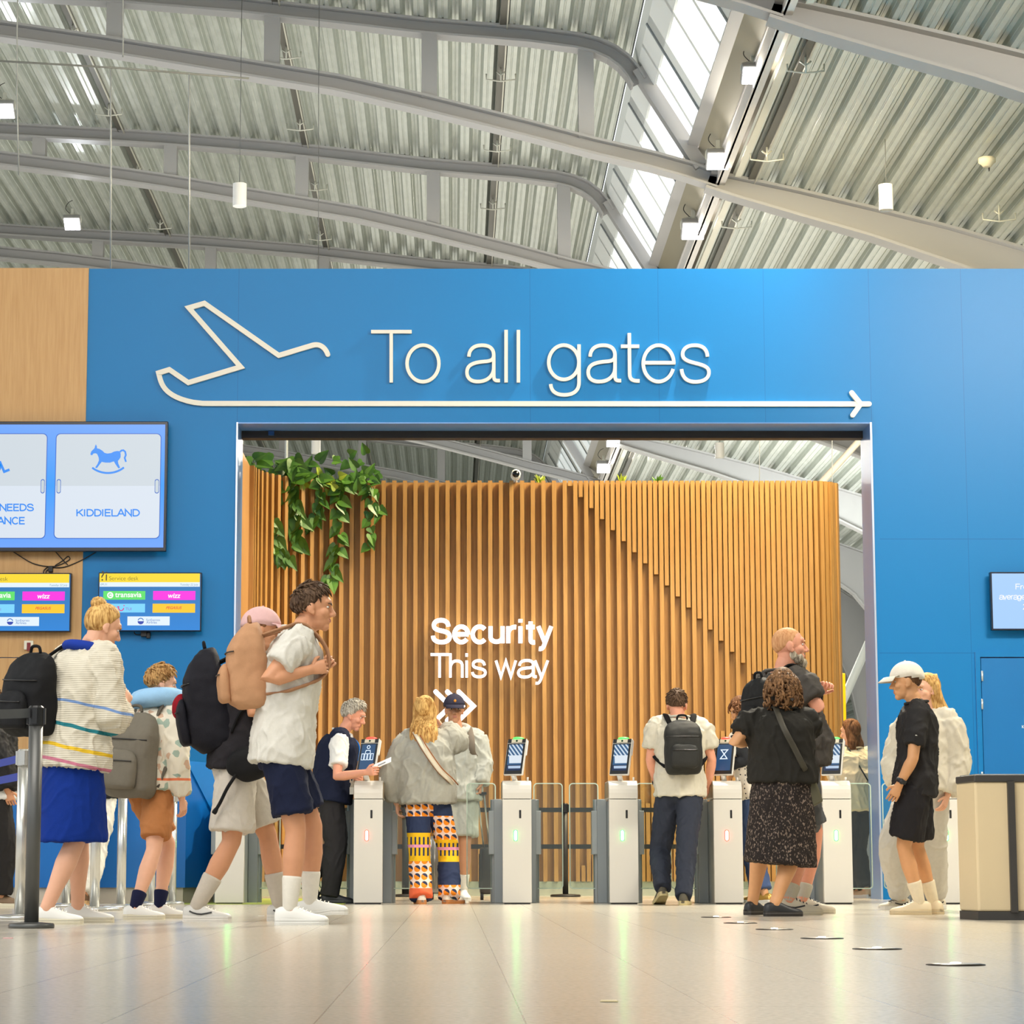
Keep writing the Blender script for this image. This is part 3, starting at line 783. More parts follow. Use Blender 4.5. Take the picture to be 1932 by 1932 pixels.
# ================================================================== SCREENS
mbz = M('screen_bezel', (18, 24, 40), .3)
def emat(name, col, e=1.0): return M(name, (8, 8, 10), .3, emit=e, ecol=col)
def plate(mb, x0, y0, x1, y1, Y, r=0.0):
    """flat rounded panel on the vertical plane Y given by pixel box"""
    a = P(x0, y0, Y); b = P(x1, y1, Y)
    X0, X1, Z1, Z0 = a.x, b.x, a.z, b.z; r = r / PXM(Y)
    if r <= 0: pts = [(X0, Z0), (X1, Z0), (X1, Z1), (X0, Z1)]
    else:
        pts = []
        for cx, cz, a0 in ((X1 - r, Z0 + r, -90), (X1 - r, Z1 - r, 0), (X0 + r, Z1 - r, 90), (X0 + r, Z0 + r, 180)):
            for i in range(6): t = math.radians(a0 + 90 * i / 5); pts.append((cx + r * math.cos(t), cz + r * math.sin(t)))
    mb.add([(x, Y, z) for x, z in pts], [tuple(range(len(pts)))])
    return mb
def monitor(name, label, x0, y0, x1, y1, Y, bez=4, dep=.07, group=None, grad=None):
    r = thing(name, label, 'screen', P((x0 + x1) / 2, y1, Y), group)
    a = P(x0, y0, Y); b = P(x1, y1, Y)
    MB().box(a.x, b.x, Y, Y + dep, b.z, a.z).build('bezel', mbz, r, bevel=.006)
    return r
BY = WY - .16
bs = monitor('display_screen', 'large wall screen with rocking horse tile reading KIDDIELAND', -360, 795, 313, 1040, BY)
mblu = M('screen_blue_gradient', (0, 0, 0), .35, emit=1.05, ecol=(40, 140, 255))
nb = NB(mblu); x, y, z, oc = nb.xyz('Generated')
f = nb.math('ABSOLUTE', nb.math('SUBTRACT', nb.math('MULTIPLY', z, 2.0), 1.0))
nb.nt.links.new(nb.mix(f, rgb((0, 146, 255)), rgb((98, 156, 255))), nb.b.inputs['Emission Color'])
plate(MB(), -356, 801, 308, 1033, BY - .003).build('picture', mblu, bs)
mtile = M('tile_white', (0, 0, 0), .35, emit=1.0, ecol=(214, 222, 234)); nb = NB(mtile); x, y, z, oc = nb.xyz('Generated')
nb.nt.links.new(nb.mix(nb.math('GREATER_THAN', z, .5), rgb((214, 224, 236)), rgb((202, 212, 220))), nb.b.inputs['Emission Color'])
mout = emat('tile_outline', (0, 92, 190)); mb_ = emat('icon_blue', (0, 134, 240))
for x0, x1, d in ((107, 300, 0), (-122, 84, 1), (-350, -146, 2)):
    plate(MB(), x0 - 1.5, 817.5, x1 + 1.5, 1016.5, BY - .005, 9).build('tile_edge', mout, bs)
    plate(MB(), x0, 819, x1, 1015, BY - .007, 8).build('tile', mtile, bs)
mnub = emat('tile_nub', (196, 208, 214))
for x0, x1 in ((108, 113.5), (293, 299), (78, 83)):
    plate(MB(), x0 - 1, 904, x1 + 1, 931, BY - .008, 4).build('tile_tab', mout, bs); plate(MB(), x0, 905.5, x1, 929.5, BY - .0085, 3.4).build('tile_tab_face', mnub, bs)
stroke_text('KIDDIELAND', mb_, bs, 144, 264, 974, 13.2, 1.25, BY - .0085, .0004)
stroke_text('NEEDS', mb_, bs, -1, 64, 964, 13.2, 1.25, BY - .0085, .0004)
stroke_text('ANCE', mb_, bs, -6, 48, 989, 13.2, 1.25, BY - .0085, .0004)
hz = zc(0, 780, .2381)
def flat(mb, pts, Y): mb.add([P(a, b, Y) for a, b in pts], [tuple(range(len(pts)))]); return mb
horse = [(716, 322), (724, 300), (745, 280), (752, 270), (752, 262), (760, 245), (768, 262), (768, 276), (790, 282), (812, 296), (828, 312), (850, 318), (880, 314), (905, 302), (930, 297), (947, 300), (956, 318), (956, 346), (944, 366), (934, 376), (938, 398), (952, 430), (938, 436), (916, 404), (902, 380), (872, 390), (836, 390), (806, 384), (790, 404), (768, 434), (754, 428), (772, 402), (784, 372), (782, 350), (770, 322), (758, 316), (740, 318), (734, 328), (722, 332)]
hb = MB(); flat(hb, hz(horse), BY - .0085)
ribbon(hb, hz([(950, 306), (962, 294), (978, 292), (992, 304), (997, 330), (988, 352), (998, 384)]), 1.7, lambda a, b: P(a, b, BY - .009), (0, .0004, 0))
ribbon(hb, hz(arc(855, 300, 190, 172, 229, 312, 20)), 1.9, lambda a, b: P(a, b, BY - .009), (0, .0004, 0))
hb.build('rocking_horse_icon', mb_, bs)
wb = MB(); ribbon(wb, [(-22, 872), (0, 872), (8, 890), (18, 886)], 2.4, lambda a, b: P(a, b, BY - .009), (0, .0004, 0)); ribbon(wb, arc(-14, 880, 14, 13, -150, 20, 14), 2.4, lambda a, b: P(a, b, BY - .009), (0, .0004, 0))
wb.build('wheelchair_icon', mb_, bs)

mye = emat('header_yellow', (248, 216, 0)); mwhi = emat('strip_white', (226, 240, 250)); mgn = emat('tile_green', (88, 224, 100)); mpk = emat('tile_magenta', (250, 10, 222))
msk = emat('tile_skyblue', (120, 212, 255)); mor = emat('tile_amber', (255, 200, 0)); mwt = emat('text_white', (250, 250, 250)); mdk_ = emat('text_dark', (70, 60, 10)); mrd = emat('text_red', (228, 60, 40)); mtu = emat('text_tui', (140, 90, 200)); mnv = emat('text_navy', (40, 110, 190)); mgy = emat('text_grey', (110, 150, 175))
mbody = M('screen_body_blue', (0, 0, 0), .35, emit=1.0, ecol=(0, 120, 190)); nb = NB(mbody); x, y, z, oc = nb.xyz('Generated')
nb.nt.links.new(nb.mix(z, rgb((0, 128, 214)), rgb((0, 108, 172))), nb.b.inputs['Emission Color'])
SDY = WY - .12
def service(dx, dy, label):
    r = monitor('service_desk_screen', label, 186 + dx, 1080 + dy, 379 + dx, 1191 + dy, SDY, group='service desk screens')
    q = lambda x: x + dx
    yy = lambda y: y + dy
    def pl_(nm, m, x0, y0, x1, y1, k, rr=0): plate(MB(), q(x0), yy(y0), q(x1), yy(y1), SDY - .002 - .001 * k, rr).build(nm, m, r)
    pl_('picture', mbody, 188, 1083, 377, 1189, 1)
    pl_('header', mye, 188, 1082, 377, 1098.5, 2); pl_('date_strip', mwhi, 188, 1098.5, 377, 1107, 2)
    pl_('airline_tile', mgn, 195, 1115, 274, 1131.5, 2); pl_('airline_tile', mpk, 289, 1115, 368.5, 1132, 2); pl_('airline_tile', msk, 195, 1139, 273.5, 1155.5, 2); pl_('airline_tile', mor, 288, 1139, 368, 1156, 2); pl_('airline_tile', mwhi, 240.5, 1163, 320, 1180, 2)
    def tx(s, m, x0, x1, yb, **k): put_text(s, 'lettering', m, r, q(x0), q(x1), yy(yb), SDY - .0045, **k)
    tx('?i', mdk_, 191, 202, 1095.5); tx('Service desk', mdk_, 206, 261, 1094.8, offset=-.012); tx('09:31', mgy, 190, 202, 1104.5, shear=.2); tx('Tuesday 22 July', mgy, 340, 374, 1104.8, shear=.2)
    tx('transavia', mwt, 217, 267, 1126.5, offset=.02); tx('wizz', mwt, 317, 341, 1128, offset=.02, shear=.2); tx('TUI', mtu, 237, 248, 1151.5); tx('PEGASUS', mrd, 313, 343, 1149, offset=.015, shear=.3); tx('SunExpress', mnv, 276, 302, 1171.5); tx('Airlines', mnv, 276, 296, 1176.5)
    m = MB(); flat(m, [(q(a), yy(b)) for a, b in arc(208, 1123, 6, 6, 0, 360, 18)[:-1]], SDY - .0045); m.build('round_logo', mwt, r)
    m = MB(); ribbon(m, [(q(a), yy(b)) for a, b in arc(208, 1123, 2.6, 2.6, 30, 330, 12)], .7, lambda a, b: P(a, b, SDY - .0055), (0, .0003, 0)); m.build('round_logo_mark', mgn, r)
    m = MB(); ribbon(m, [(q(a), yy(b)) for a, b in [(221, 1145), (224, 1145)] + arc(228.5, 1146, 5, 6, 180, 350, 12)], 1.0, lambda a, b: P(a, b, SDY - .005), (0, .0003, 0))
    flat(m, [(q(a), yy(b)) for a, b in arc(234, 1142.5, 1.2, 1.2, 0, 360, 10)[:-1]], SDY - .005); m.build('smile_logo', emat('logo_red', (214, 40, 130)), r)
    m = MB(); flat(m, [(q(a), yy(b)) for a, b in arc(265.5, 1172, 6, 6, 180, 360, 12)], SDY - .0045); m.build('sun_logo', emat('logo_navy', (30, 60, 170)), r)
    m = MB(); ribbon(m, [(q(a), yy(b)) for a, b in arc(265.5, 1171.5, 5, 5, 10, 170, 12)], .8, lambda a, b: P(a, b, SDY - .005), (0, .0003, 0)); m.build('sun_rays', mnv, r)
    return r
service(0, 0, 'service desk screen mounted on the blue wall')
service(-246.5, 1, 'service desk screen on the oak panel at the left edge')
rs_ = monitor('display_screen', 'pale blue wall screen above the service door at right edge', 1868, 1079, 2062, 1189, SDY)
plate(MB(), 1871, 1082, 2059, 1186, SDY - .003).build('picture', emat('picture_pale_blue', (168, 208, 255)), rs_)
stroke_text('From', mwt, rs_, 1916, 1952, 1112, 10.5, .75, SDY - .005, .0004); stroke_text('average', mwt, rs_, 1885, 1935, 1131, 11, .75, SDY - .005, .0004); stroke_text('2', mwt, rs_, 1930, 1936, 1150, 10.5, .75, SDY - .005, .0004)

# cables and boxes on the left wall
mcab = M('black_cable', (22, 20, 20), .5)
CYW = WY - .03
cb = thing('screen_cable', 'loose black cables hanging between large screen and oak panel', 'cable', P(110, 1070, CYW))
for pts in ([(25, 1041), (60, 1062), (92, 1069), (112, 1066), (131, 1056), (128, 1050), (118, 1058), (104, 1067)], [(104, 1040), (120, 1058), (128, 1066)], [(182, 1041), (156, 1056), (128, 1068), (112, 1071), (98, 1070)], [(90, 1070), (83, 1076), (82, 1082)], [(94, 1072), (87, 1078), (87, 1083)]):
    MB().tube(catmull([P(a, b, CYW) for a, b in pts], 5), .0055, 6).build('cable_run', mcab, cb, True)
m = MB(); p = P(96, 1074, CYW); m.box(p.x - .022, p.x + .022, CYW - .03, CYW + .02, p.z - .03, p.z + .03); m.build('plug', mcab, cb, bevel=.005)
cb = thing('power_plug', 'small black plug and cable under the blue wall service screen', 'plug', P(275, 1195, CYW))
m = MB(); p = P(272, 1197, CYW); m.box(p.x - .03, p.x + .03, CYW - .04, CYW + .025, p.z - .025, p.z + .035); p = P(280, 1199, CYW); m.box(p.x - .02, p.x + .02, CYW - .03, CYW + .025, p.z - .03, p.z + .03); m.build('plug_block', mcab, cb, bevel=.006)
MB().tube(catmull([P(a, b, CYW) for a, b in [(252, 1189), (256, 1197), (266, 1197)]], 5), .005, 6).build('cable_run', mcab, cb, True)
fa = thing('call_point', 'small cream call point with dark red slot on oak panel', 'alarm', P(54, 1226, WY - .03))
a = P(46, 1209, WY - .03); b = P(63, 1226, WY - .03)
MB().box(a.x, b.x, WY - .055, WY - .02, b.z, a.z).build('housing', M('call_point_cream', (226, 222, 204), .5), fa, bevel=.006)
m = MB(); p = P(54, 1222, WY - .06); m.box(p.x - .018, p.x + .018, WY - .06, WY - .05, p.z - .03, p.z + .05); m.build('slot', M('dark_red', (120, 16, 24), .4), fa)
wl2 = thing('wall_lettering', 'small white letters half hidden beside the striped sweater woman', 'sign', W(222, 1270))
stroke_text('t', mlet, wl2, 220, 230, 1267, 25, 1.9, WY - .006, .005); stroke_text('k', mlet, wl2, 219, 228, 1294, 18, .7, WY - .006, .005)
# ================================================================== BOARDING PASS GATES
mgw = M('gate_white', (208, 204, 196), rough=.32)
mgs = M('gate_steel', (150, 156, 158), rough=.38, metal=.5)
mgb = M('gate_black', (22, 22, 24), .35)
mgc = M('gate_cap_side', (150, 132, 104), .5)
mgl = glass('wing_glass', (240, 246, 242), .05, .03)
mge = M('wing_edge', (196, 216, 200), .3)
def led(c): return M('led_' + c, (30, 30, 30), .4, emit=24.0, ecol={'green': (84, 255, 110), 'red': (255, 84, 66)}[c])
def ledhalo(c): return M('led_rim_' + c, (30, 30, 30), .4, emit=1.2, ecol={'green': (70, 255, 120), 'red': (255, 70, 56)}[c])  # coloured glow halo around the LED core, put in as an emissive rim
def ledtop(c): return M('led_top_' + c, (30, 30, 30), .4, emit=2.6, ecol={'green': (70, 255, 84), 'red': (255, 60, 44)}[c])
msc = {'doc': M('pass_screen', (0, 0, 0), .3, emit=.9, ecol=(60, 110, 160))}
nb = NB(msc['doc']); x, y, z, oc = nb.xyz('Generated')
s1 = nb.math('LESS_THAN', nb.math('FRACT', nb.math('MULTIPLY', nb.math('ADD', nb.math('MULTIPLY', x, 1.0), z), 4.5)), .45)
s1 = nb.math('MULTIPLY', s1, nb.math('GREATER_THAN', z, .55))
col = nb.mix(s1, rgb((52, 96, 140)), rgb((215, 230, 244)))
inb = nb.math('MULTIPLY', nb.math('GREATER_THAN', z, .28), nb.math('LESS_THAN', z, .58)); inb = nb.math('MULTIPLY', inb, nb.math('GREATER_THAN', x, .18))
col = nb.mix(inb, col, rgb((232, 242, 252)))
ln = nb.math('MULTIPLY', nb.math('LESS_THAN', nb.math('ABSOLUTE', nb.math('SUBTRACT', z, .13)), .05), nb.math('LESS_THAN', nb.math('ABSOLUTE', nb.math('SUBTRACT', x, .5)), .38))
col = nb.mix(nb.math('LESS_THAN', z, .22), col, rgb((20, 44, 84))); col = nb.mix(ln, col, rgb((190, 210, 236)))
nb.nt.links.new(col, nb.b.inputs['Emission Color'])
def gate(px, color, label, icon='doc', wings=(.25, .25), extra=None):
    """white front pedestal with tilted face scanner, steel hinge cabinet and two glass wings"""
    base = G(px, 1706); r = thing('boarding_gate', label, 'gate', base, 'boarding pass gates')
    X, Y = base.x, base.y; hw = .1225
    prof = [(0, .935), (.004, .965), (.018, 1.0), (.05, 1.028), (.1, 1.04), (.52, 1.04), (.6, .9), (0, .9)]
    prof = [(a, b) for a, b in prof]
    m = MB(); m.prism([(X - hw, Y + a, b) for a, b in [(0, .885)] + prof[:-1] + [(.6, .885)]], (2 * hw, 0, 0)); m.build('top_cap', mgw, r, bevel=.004)
    for sgn in (-1, 1):
        m = MB(); m.prism([(X + sgn * (hw + .001), Y + .03 + a * .93, .9 + (b - .9) * .93) for a, b in [(0, .9)] + prof[:-2] + [(.58, .9)]], (sgn * .003, 0, 0)); m.build('side_trim', mgc, r)
    m = MB(); m.box(X - hw, X + hw, Y, Y + .06, .012, .88); m.build('front_panel', mgw, r, bevel=.004)
    m = MB(); m.box(X - hw + .012, X + hw - .012, Y + .005, Y + .06, 0, .012); m.box(X - hw + .01, X + hw - .01, Y + .006, Y + .06, .879, .886); m.build('shadow_gap', mgb, r)
    m = MB(); m.box(X - .10, X + .10, Y + .06, Y + 1.5, 0, .88); m.build('cabinet', mgs, r)
    m = MB(); p = P(px + 8, 1530, Y); m.box(X + .018, X + .036, Y - .003, Y + .01, .72, .79); m.build('card_slot', mgb, r, bevel=.003)
    cz = .575; cxx = X - .012; m = MB()
    pts = [(cxx + .0135 * math.cos(t), cz + .03 + .0135 * math.sin(t)) for t in [PI * i / 8 for i in range(9)]] + [(cxx + .0135 * math.cos(t), cz - .03 + .0135 * math.sin(t)) for t in [PI + PI * i / 8 for i in range(9)]]
    m.prism([(a, Y - .006, b) for a, b in pts], (0, .008, 0)); lt = m.build('status_light', led(color), r)
    m = MB(); m.prism([(cxx + (a - cxx) * 1.32, Y - .002, cz + (b - cz) * 1.10) for a, b in pts], (0, .004, 0)); m.build('light_halo', ledhalo(color), lt)
    for sgn in (-1, 1):
        hx = sgn
        m = MB(); m.box(X + hx * .1, X + hx * .185, Y + .70, Y + .95, 0, .9); m.tube([V((X + hx * .185, Y + .825, 0)), V((X + hx * .185, Y + .825, .9))], .03, 12); m.build('hinge_column', mgs, r, bevel=.004)
        m = MB(); m.box(X + hx * .15, X + hx * .23, Y + .74, Y + .88, .42, .80); m.build('hinge_clamp', M('clamp_steel', (166, 172, 172), .35, .45), r, bevel=.004)
        wd = wings[0] if sgn < 0 else wings[1]
        if wd > 0:
            x0 = X + hx * .17; x1 = X + hx * (.17 + wd); z0, z1 = .125, 1.04; rr = .03; pts = []
            for ccx, ccz, a0 in ((max(x0, x1) - rr, z0 + rr, -90), (max(x0, x1) - rr, z1 - rr, 0), (min(x0, x1) + rr, z1 - rr, 90), (min(x0, x1) + rr, z0 + rr, 180)):
                for i in range(5): t = math.radians(a0 + 22.5 * i); pts.append((ccx + rr * math.cos(t), ccz + rr * math.sin(t)))
            m = MB(); m.prism([(a, Y + .80, b) for a, b in pts], (0, .01, 0)); wg = m.build('glass_wing', mgl, r)
            m = MB(); ribbon(m, pts, .0045, lambda a, b: V((a, Y + .799, b)), (0, .012, 0), True); m.build('polished_edge', mge, wg)
    # scanner: tablet turned to the left lane and leaning back
    psi, tau = math.radians(27), math.radians(17)
    nrm = V((-math.sin(psi) * math.cos(tau), -math.cos(psi) * math.cos(tau), math.sin(tau)))
    upv = V((math.sin(psi) * math.sin(tau), math.cos(psi) * math.sin(tau), math.cos(tau))); rt = V((math.cos(psi), -math.sin(psi), 0))
    c = V((X - .012, Y + .12, 1.245))
    m = MB(); m.obox(c - nrm * .014, rt, nrm, upv, .092, .014, .165); sc = m.build('scanner', mgw, r, bevel=.012)
    m = MB(); m.obox(c - nrm * .028 + upv * .09, rt, nrm, upv, .09, .022, .07); m.build('scanner_back', M('scanner_back_white', (236, 236, 236), .35), sc, bevel=.01)
    m = MB(); m.obox(c + nrm * .0015 - upv * .018, rt, nrm, upv, .083, .001, .137); m.build('screen_glass', mgb, sc)
    def sc_plane(u, v): return c + rt * u + upv * v
    if icon == 'doc':
        me = MB(); me.add([sc_plane(-.066, -.125) + nrm * .004, sc_plane(.066, -.125) + nrm * .004, sc_plane(.066, .11) + nrm * .004, sc_plane(-.066, .11) + nrm * .004], [(0, 1, 2, 3)]); me.build('screen_picture', msc['doc'], sc)
    else:
        me = MB(); me.add([sc_plane(-.066, -.125) + nrm * .004, sc_plane(.066, -.125) + nrm * .004, sc_plane(.066, .11) + nrm * .004, sc_plane(-.066, .11) + nrm * .004], [(0, 1, 2, 3)]); me.build('screen_picture', emat('wait_blue', (34, 78, 120), .9), sc)
        ic = MB(); pj = lambda a, b: sc_plane(a, b) + nrm * .006
        if icon == 'person':
            for q in (-.045, -.015, .015, .045): ribbon(ic, [(q - .011, -.03), (q + .011, -.03), (q + .011, .025), (q - .011, .025)], .0025, pj, nrm * .001, True)
            ribbon(ic, [(.014 * math.cos(t), .085 + .014 * math.sin(t)) for t in [2 * PI * i / 14 for i in range(14)]], .003, pj, nrm * .001, True)
            ribbon(ic, [(-.025, .03), (-.02, .055), (.02, .055), (.025, .03)], .003, pj, nrm * .001)
        else:
            ribbon(ic, [(-.03, .06), (.03, .06), (-.024, -.01), (-.03, -.02), (.03, -.02), (.024, -.01)], .004, pj, nrm * .001, True)
        ic.build('screen_icon', emat('icon_white', (225, 240, 255), 1.2), sc)
    m = MB(); m.obox(c + nrm * .002 + upv * .142, rt, nrm, upv, .05, .001, .016); m.build('camera_bar', M('bar_cream', (206, 198, 178), .4), sc)
    m = MB(); m.obox(c + nrm * .002 + upv * .142, rt, nrm, upv, .084, .0005, .018); m.build('sensor_strip', mgb, sc)
    cc = c + nrm * .003 + upv * .142
    m = MB(); m.prism([cc + rt * .009 * math.cos(2 * PI * i / 14) + upv * .009 * math.sin(2 * PI * i / 14) for i in range(14)], nrm * .003); m.build('camera_lens', M('lens_green', (16, 60, 34), .2), sc)
    m = MB(); m.ell(c - nrm * .02 + upv * .172, .048, .03, .014, nu=16, nv=8); m.build('beacon', ledtop(color), r, True)
    m = MB(); m.tube([V((X - .01, Y + .14, 1.035)), c - upv * .16 - nrm * .014], .022, 12); m.build('scanner_neck', mgw, r, True)
    m = MB(); m.tube([V((X + .095, Y + .1, 1.035)), V((X + .095, Y + .1, 1.07))], .008, 8); m.build('antenna', mgw, r, True)
    return r
gate(694, 'red', 'boarding gate with red lights beside the grey haired officer', 'person', (.28, .24))
gate(976, 'green', 'boarding gate with green lights left of the glass wings and black belt post', 'doc')
gate(1178, 'green', 'boarding gate with green lights between the black belt post and man in jeans', 'doc')
gate(1376, 'red', 'boarding gate with red pill light and hourglass screen behind the black dressed woman', 'wait')
gate(1583, 'green', 'boarding gate with green light next to the right jamb of the opening', 'doc', (.25, .25))
gate(432, 'green', 'white gate post at the left jamb behind the walking couple', 'doc', (0, .2))
gate(1792, 'green', 'white gate post behind the girl in the grey tracksuit', 'doc', (.24, 0))

# ================================================================== STANCHIONS
mch = M('stanchion_silver', (206, 206, 202), .25, .75)
mdg = M('stanchion_dark', (92, 92, 90), .4, .5)
mbb = M('belt_blue', (22, 58, 160), .6); mbk2 = M('belt_black', (24, 24, 24), .6); mbg = M('belt_grey', (70, 72, 74), .55)
def stanchion(px, pyb, h, label, mt, group, belts=(), bm=None, r=.036, rb=.17):
    b = G(px, pyb); s = thing('belt_stanchion', label, 'stanchion', b, group)
    MB().lathe(b, [(rb * .98, 0), (rb, .006), (rb, .016), (rb * .95, .024), (.05, .03), (.001, .03)], 28).build('base', mt, s, True)
    MB().lathe(b + V((0, 0, .025)), [(r, 0), (r, h - .12)], 20).build('post', mt, s, True)
    m = MB(); m.lathe(b + V((0, 0, h - .1)), [(.001, 0), (r * 1.1, 0), (r * 1.1, .09), (r * .9, .1), (.001, .1)], 20)
    for a in range(4): t = a * PI / 2; m.box(b.x + math.cos(t) * r - .012, b.x + math.cos(t) * r + .012, b.y + math.sin(t) * r - .012, b.y + math.sin(t) * r + .012, h - .095, h - .012)
    m.build('belt_head', mgb if mt is not mch else mt, s)
    for tx, ty, zo, sag in belts:
        A = b + V((0, 0, h - zo)); B = V((tx, ty, h - zo)); m = MB()
        pts = [A.lerp(B, i / 12) - V((0, 0, sag * 4 * (i / 12) * (1 - i / 12))) for i in range(13)]
        d = (B - A).normalized(); nn = V((-d.y, d.x, 0)) * .0012
        m.add([p + nn * sg + UP * zz for p in pts for sg, zz in ((-1, -.024), (1, -.024), (1, .024), (-1, .024))],
              [(4 * i + a, 4 * i + (a + 1) % 4, 4 * i + 4 + (a + 1) % 4, 4 * i + 4 + a) for i in range(12) for a in range(4)])
        m.build('belt', bm, s)
    return s
lg = 'belt stanchions in the queue at left'
q = G(-330, 1760)
stanchion(59, 1751, 1.14, 'dark grey belt stanchion nearest, at the left edge', mdg, lg, [(q.x, q.y, .035, .03)], mbg, .037, .118)
q2 = G(-120, 1716)
stanchion(38, 1734, 1.02, 'silver stanchion just behind the dark one with blue belts', mch, lg, [(q2.x, q2.y, .05, .0), (q2.x, q2.y, .16, .0)], mbb, .037, .17)
stanchion(178, 1718, 1.0, 'silver stanchion right behind the woman in the blue skirt', mch, lg, r=.036, rb=.2)
stanchion(228, 1713, .95, 'silver stanchion between the white trousers and the boy', mch, lg, r=.036, rb=.16)
stanchion(124, 1711, .95, 'silver stanchion behind the legs of the striped sweater woman', mch, lg, r=.033, rb=.16)
stanchion(286, 1708, .95, 'silver stanchion behind the leg of the boy with neck pillow', mch, lg, r=.028, rb=.18)
stanchion(325, 1707, .95, 'silver stanchion in front of the blue counter corner', mch, lg, r=.03, rb=.1)
bgp = 'black belt stanchions in front of the wood screen'
yb_ = GY(1692)
s1x, s2x, s3x = P(765, 1692, yb_).x, P(1067, 1692, yb_).x, P(1420, 1692, yb_).x
hb_ = .98
stanchion(765, 1692, hb_, 'black belt post between the red lit gate and patterned trousers', M('post_black', (40, 40, 38), .5), bgp, [(s1x - 1.4, yb_ + .1, .07, .0), (s1x - 1.4, yb_ + .1, .455, .0)], mbk2, .038, .16)
stanchion(1067, 1692, hb_, 'black belt post standing free between the two green lit gates', MATS['post_black'], bgp, [(s1x, yb_, .07, .0), (s1x, yb_, .455, .0), (s3x, yb_, .07, 0), (s3x, yb_, .455, 0)], mbk2, .03, .16)

# ================================================================== BLUE SERVICE COUNTER AT LEFT
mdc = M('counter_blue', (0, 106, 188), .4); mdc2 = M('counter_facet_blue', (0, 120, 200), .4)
dk = thing('service_counter', 'blue service counter with grey plinth behind the queue stanchions', 'counter', G(230, 1702))
cy = 21.9; ct = 1.20; cb_ = .135
xa, xb, xc = P(-60, 1600, cy).x, P(350, 1600, cy).x, P(408, 1600, cy).x
m = MB(); m.prism([(xa, cy, cb_), (xb, cy, cb_), (xc, cy + .7, cb_), (xc, cy + .9, cb_), (xa, cy + .9, cb_)], (0, 0, ct - cb_)); m.build('body', mdc, dk)
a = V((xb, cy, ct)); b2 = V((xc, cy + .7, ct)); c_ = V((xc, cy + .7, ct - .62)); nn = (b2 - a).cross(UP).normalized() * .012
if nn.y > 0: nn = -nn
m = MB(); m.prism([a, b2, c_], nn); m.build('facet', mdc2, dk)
m = MB(); m.prism([(xa, cy + .03, 0), (xb - .02, cy + .03, 0), (xc - .02, cy + .72, 0), (xa, cy + .9, 0)], (0, 0, cb_)); m.build('plinth', M('counter_plinth', (196, 186, 170), .35), dk)
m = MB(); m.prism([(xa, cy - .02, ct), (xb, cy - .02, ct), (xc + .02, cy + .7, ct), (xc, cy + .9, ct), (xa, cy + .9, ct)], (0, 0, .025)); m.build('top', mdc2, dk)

# ================================================================== WASTE BIN ISLAND AT RIGHT
yb2 = GY(1736)
def gp(px): return P(px, 1736, yb2).x
bn = thing('waste_station', 'cream panelled waste station with dark rim at the right edge', 'bin', (gp(1900), yb2, 0))
A0 = V((P(1811, 1736, yb2 + .32).x, yb2 + .32, 0)); B0 = V((gp(1846), yb2, 0)); C0 = V((gp(2000), yb2 - .02, 0)); D0 = V((gp(2000), yb2 + .9, 0)); E0 = V((P(1838, 1736, yb2 + .9).x, yb2 + .9, 0))
plan_ = [A0, B0, C0, D0, E0]
H = .855
cen = sum((p for p in plan_), V0) / 5
def ins(p, k): return cen + (p - cen) * k
mrim = M('bin_rim', (62, 58, 54), .45); mcr = M('bin_cream', (226, 204, 164), .32)
MB().prism([ins(p, .985) + UP * .05 for p in plan_], (0, 0, H - .09)).build('body', mcr, bn, bevel=.012)
MB().prism([ins(p, 1.0) for p in plan_], (0, 0, .05)).build('foot_rim', mrim, bn)
m = MB(); m.prism([ins(p, 1.008) + UP * (H - .045) for p in plan_], (0, 0, .045)); m.build('top_rim', mrim, bn, bevel=.008)
p0 = V((gp(1907), yb2 - .02, .05)); m = MB(); m.box(p0.x, gp(1920), yb2 - .03, yb2 + .05, .045, H - .04); m.build('corner_strip', mrim, bn)
m = MB(); m.prism([ins(p, .9) + UP * (H + .0) for p in plan_], (0, 0, .006)); m.build('lid_plate', M('bin_lid', (190, 200, 205), .25, .7), bn)

